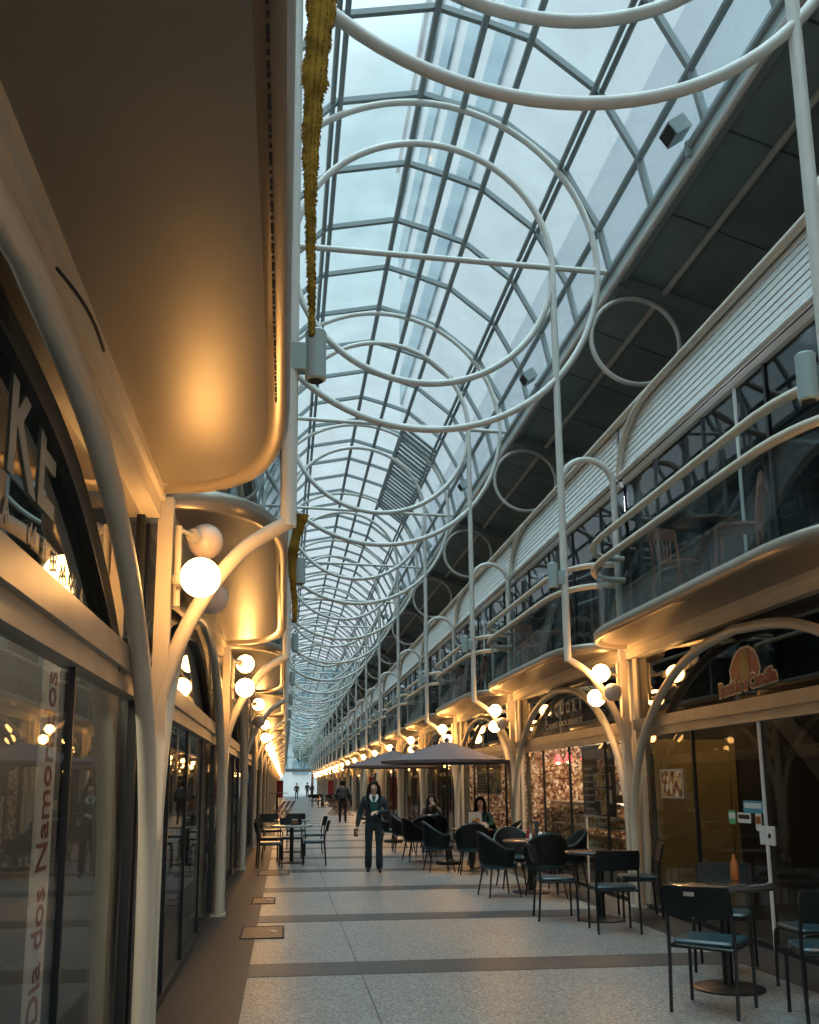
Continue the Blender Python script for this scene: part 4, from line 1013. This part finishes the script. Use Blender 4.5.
def standing(name, label, loc, rz, top, legs, hair='hair', long=False, stride=.12, arm_l=None, arm_r=None, jacket=None, k=1., holding=None, face=True, lowr=.058):
    """front is -y.  materials: 0 skin, 1 top, 2 legs, 3 shoes"""
    t = thing(name, label, 'person', loc, rz); s = stride
    J = {}; B = []
    J['pelvis'] = ((0, 0, .87), (.135, .10)); J['waist'] = ((0, 0, 1.02), (.118, .088)); J['chest'] = ((0, .005, 1.2), (.145, .10)); J['neck0'] = ((0, .005, 1.335), (.07, .06)); J['neck'] = ((0, -.01, 1.39), (.046, .046))
    J['jaw'] = ((0, -.035, 1.435), (.058, .062)); J['head'] = ((0, -.022, 1.50), (.080, .094)); J['crown'] = ((0, -.012, 1.56), (.066, .078)); J['nose'] = ((0, -.118, 1.476), .010)
    B += [('pelvis', 'waist', 1), ('waist', 'chest', 1), ('chest', 'neck0', 1), ('neck0', 'neck', 0), ('neck', 'jaw', 0), ('jaw', 'head', 0), ('head', 'crown', 0), ('head', 'nose', 0)]
    for side, pre, arm, st in ((1, 'l', arm_l, -s), (-1, 'r', arm_r, s)):
        arm = arm or [(side * .235, .01, 1.05), (side * .25, -.05, .83)]
        J[pre + 'sh'] = ((side * .165, .01, 1.295), .062); J[pre + 'el'] = (arm[0], .046); J[pre + 'wrist'] = (arm[1], .031)
        B += [('chest', pre + 'sh', 1), (pre + 'sh', pre + 'el', 1), (pre + 'el', pre + 'wrist', 1)]
        hd = Vector(arm[1]) - Vector(arm[0]); hand_bones(J, B, pre, arm[1], hd, side, 0, .5, (-side, 0, 0) if abs(hd.normalized().z) > .6 else (0, .3, -1))
        J[pre + 'hip'] = ((side * .088, 0, .80), .092); J[pre + 'kn'] = ((side * .095, st * .55 - .025, .46), .064); J[pre + 'an'] = ((side * .10, st + .01, .10), lowr); J[pre + 'hee'] = ((side * .10, st + .03, .045), .040); J[pre + 'toe'] = ((side * .108, st - .13, .032), (.042, .030))
        B += [('pelvis', pre + 'hip', 2), (pre + 'hip', pre + 'kn', 2), (pre + 'kn', pre + 'an', 2), (pre + 'an', pre + 'hee', 3), (pre + 'hee', pre + 'toe', 3)]
    skin_body('body', J, B, ['skin', top, legs, 'shoe'], t)
    head_bits(t, (0, -.022, 1.50), (0, -1, 0), hair, long)
    if jacket:
        jb = {}; bb = []
        jb['c'] = ((0, .012, 1.2), (.165, .118)); jb['w'] = ((0, .012, 1.0), (.148, .112)); jb['h'] = ((0, .01, .80), (.172, .128)); jb['n'] = ((0, .03, 1.31), (.10, .07))
        bb += [('c', 'w', 0), ('w', 'h', 0), ('c', 'n', 0)]
        for side, pre, arm in ((1, 'l', arm_l), (-1, 'r', arm_r)):
            arm = arm or [(side * .235, .01, 1.05), (side * .25, -.05, .83)]
            w2 = Vector(arm[0]).lerp(Vector(arm[1]), .93)
            jb[pre + 's'] = ((side * .165, .01, 1.29), .070); jb[pre + 'e'] = (arm[0], .055); jb[pre + 'w'] = (w2, .046); bb += [('c', pre + 's', 0), (pre + 's', pre + 'e', 0), (pre + 'e', pre + 'w', 0)]
        skin_body('jacket', jb, bb, [jacket], t)
    t.scale = (k, k, k); return t
wm = standing('person', 'woman in dark jacket and flared jeans walking towards viewer mid arcade', (1.62, 17.55, 0), R(-4), 'teal', 'jeans', long=True, stride=.07, jacket='navy',
              arm_l=[(.25, .0, 1.06), (.055, -.185, 1.055)], arm_r=[(-.255, .02, 1.05), (-.30, -.04, .80)], k=1.0, lowr=.074)
# open front of the jacket: knit panel and shirt collar
mb = MB(); mb.loft([[(-.018, -.138, .98), (.018, -.138, .98), (.018, -.12, .98), (-.018, -.12, .98)], [(-.06, -.142, 1.14), (.06, -.142, 1.14), (.06, -.10, 1.14), (-.06, -.10, 1.14)], [(-.075, -.128, 1.24), (.075, -.128, 1.24), (.075, -.08, 1.24), (-.075, -.08, 1.24)], [(-.055, -.085, 1.34), (.055, -.085, 1.34), (.055, -.04, 1.34), (-.055, -.04, 1.34)]]); mb.obj('knit_front', 'teal', wm)
mb = MB()
for s in (-1, 1): mb.loft([[(s * .01, -.145, 1.235), (s * .03, -.146, 1.24), (s * .03, -.13, 1.24), (s * .01, -.13, 1.235)], [(s * .035, -.115, 1.32), (s * .085, -.09, 1.31), (s * .085, -.07, 1.31), (s * .035, -.09, 1.32)], [(s * .045, -.06, 1.385), (s * .075, -.045, 1.375), (s * .07, -.03, 1.375), (s * .04, -.045, 1.385)]])
mb.obj('shirt_collar', 'shirt', wm)
o = MB().rbox((-.04, -.012, -.07), (.04, .012, .07), .012).obj('wallet', 'wood'); o.location = (1.62 - .325, 17.50, .70); tag(o, 'brown wallet held low by the walking woman', 'wallet')
mn = standing('person', 'man seen from behind with backpack walking away mid arcade', (2.42, 40.3, 0), R(180), 'navy', 'ink', stride=.16, jacket='navy', k=1.07, lowr=.05)
t = thing('backpack', 'dark grey backpack on the back of the walking man', 'backpack', (2.42, 40.3, 0)); t.scale = (1.07,) * 3
MB().rbox((-.15, -.32, .92), (.15, -.13, 1.33), .07, 4).obj('bag', 'greycloth', t); bgp = t.children[0]; MB().rbox((-.11, -.36, .95), (.11, -.31, 1.13), .03, 3).obj('front_pocket', 'greycloth', bgp)
mb = MB()
for s in (-1, 1): mb.tube(catmull([(s * .1, -.16, 1.3), (s * .11, -.04, 1.40), (s * .11, .1, 1.30), (s * .13, .1, 1.05), (s * .14, -.14, .97)], 4), .016, 6)
mb.obj('strap', 'ink', t)
standing('person', 'far person in dark clothes walking near the left columns', (1.35, 108, 0), 0, 'greycloth', 'ink', jacket='greycloth', stride=.15, k=1.08)
standing('person', 'taller of two far people close to the bright end', (2.9, 124, 0), R(170), 'navy', 'jeans', jacket='navy', k=1.15)
standing('person', 'far person in blue top beside the taller far person', (3.5, 123, 0), R(160), 'blue', 'ink', jacket='jeans', k=1.08)
def seated(label, loc, rz, top, hairlong=True, arm_l=None, arm_r=None):
    t = thing('person', label, 'person', loc, rz)
    J = {}; B = []
    J['pelvis'] = ((0, 0, .57), (.14, .11)); J['waist'] = ((0, .01, .70), (.12, .09)); J['chest'] = ((0, -.02, .88), (.145, .10)); J['neck0'] = ((0, -.03, 1.015), (.07, .06)); J['neck'] = ((0, -.05, 1.07), .046)
    J['jaw'] = ((0, -.085, 1.115), (.058, .062)); J['head'] = ((0, -.075, 1.18), (.08, .094)); J['crown'] = ((0, -.065, 1.24), (.066, .078)); J['nose'] = ((0, -.178, 1.158), .012)
    B += [('pelvis', 'waist', 1), ('waist', 'chest', 1), ('chest', 'neck0', 1), ('neck0', 'neck', 0), ('neck', 'jaw', 0), ('jaw', 'head', 0), ('head', 'crown', 0), ('head', 'nose', 0)]
    for side, pre, arm in ((1, 'l', arm_l), (-1, 'r', arm_r)):
        arm = arm or [(side * .22, -.1, .77), (side * .12, -.32, .80)]
        J[pre + 'sh'] = ((side * .165, -.02, .97), .06); J[pre + 'el'] = (arm[0], .045); J[pre + 'wrist'] = (arm[1], .03)
        B += [('chest', pre + 'sh', 1), (pre + 'sh', pre + 'el', 1), (pre + 'el', pre + 'wrist', 1)]
        hand_bones(J, B, pre, arm[1], Vector(arm[1]) - Vector(arm[0]), side, 0, .5, (0, .3, -1))
        J[pre + 'hip'] = ((side * .09, -.04, .56), .09); J[pre + 'kn'] = ((side * .11, -.43, .53), .064); J[pre + 'an'] = ((side * .11, -.40, .1), .045); J[pre + 'hee'] = ((side * .11, -.39, .045), .038); J[pre + 'toe'] = ((side * .115, -.54, .032), (.04, .03))
        B += [('pelvis', pre + 'hip', 2), (pre + 'hip', pre + 'kn', 2), (pre + 'kn', pre + 'an', 2), (pre + 'an', pre + 'hee', 3), (pre + 'hee', pre + 'toe', 3)]
    skin_body('body', J, B, ['skin', top, 'ink', 'shoe'], t); head_bits(t, (0, -.075, 1.18), (0, -1, 0), 'hair', hairlong); return t
seated('woman with long dark hair seated at table resting chin on hand', (3.62, 23.75, 0), R(0), 'ink', True, arm_l=[(.2, -.25, .80), (.06, -.20, 1.04)])
dup(tub, (3.62, 23.8, 0), PI, 'black tub chair under the seated dark haired woman', G2)
seated('person with dark hair bent over the umbrella table, teal top', (3.85, 18.75, 0), R(-20), 'teal', True)
dup(tub, (3.85, 18.8, 0), PI - R(20), 'black tub chair under the person in teal at umbrella table', G2)
# red hanging signs along both sides, far
for i, (x, y, lb) in enumerate(((-.35, 75, 'red hanging sign on the far left columns'), (4.0, 84, 'red hanging sign on the far right columns'), (4.05, 46, 'red standing banner behind the walking woman'))):
    t = thing('red_sign', lb, 'sign', (x, y, 0)); MB().rbox((-.25, -.04, .35 if i == 2 else .6), (.25, .04, 1.9), .02).obj('panel', 'red', t); MB().tube([(0, 0, .004), (0, 0, 2.0)], .02, 8).obj('post', 'steel', t)

# ------------------------------------------------------------------ tall neighbour building seen through the vault
t = thing('office_tower', 'tall banded office tower seen through the glass vault', 'building', (0, 0, 0))
M['tower'] = pbr('tower_pale_concrete', (.54, .57, .58), .7); M['towerglass'] = pbr('tower_blue_window', (.16, .28, .34), .3); M['towerblue'] = pbr('tower_blue_grey', (.36, .40, .44), .6)
MB().box((10.4, 20, 10), (30, 84, 61.5)).obj('wall', 'tower', t, smooth=False)
for k in range(4):
    z = 36.5 + k * 6.4
    MB().box((10.2, 21, z), (10.45, 83, z + 3.0)).obj('window_band', 'towerglass', t, smooth=False)
MB().box((10.1, 19.5, 8), (30, 84, 21.5)).obj('podium', 'towerblue', t, smooth=False)
MB().box((10.1, 19.5, 61.5), (30, 84.2, 62.3)).obj('parapet', 'tower', t, smooth=False)

# street beyond the bright end
M['farwall'] = pbr('far_pale_facade', (.55, .60, .58), .8, var=.15, vscale=.4)
t = thing('street_building', 'pale building across the street beyond the far end', 'building', (0, 178, 0))
MB().box((-24, 0, 0), (30, 12, 24)).obj('wall', 'farwall', t, smooth=False)
for k in range(5):
    for j in range(9): MB().box((-21 + j * 5.6, -.15, 3.5 + k * 4.2), (-18 + j * 5.6, .1, 6 + k * 4.2)).obj('window', 'towerglass', t, smooth=False)
M['leaf'] = pbr('leaf_green', (.07, .13, .04), .8, var=.5, vscale=3)
t = thing('street_tree', 'green tree outside beyond the far glazed gable', 'tree', (4.5, 160, 0)); rnd = random.Random(4)
MB().tube([(0, 0, 0), (.1, 0, 3), (.0, .1, 6)], [.25, .2, .12], 8).obj('trunk', 'wood', t)
mb = MB()
for _ in range(900):
    a = rnd.uniform(0, 2 * PI); q = rnd.uniform(-1, 1); r = 3.2 * rnd.random() ** .4; P = Vector((r * math.cos(a) * math.sqrt(1 - q * q), r * math.sin(a) * math.sqrt(1 - q * q), 7.5 + r * q * 1.1))
    u = Vector((rnd.uniform(-1, 1), rnd.uniform(-1, 1), rnd.uniform(-1, 1))).normalized() * .35; v = u.orthogonal().normalized() * .22
    mb.add([P - u, P + v, P + u, P - v], [(0, 1, 2, 3)])
mb.obj('foliage', 'leaf', t, smooth=False)
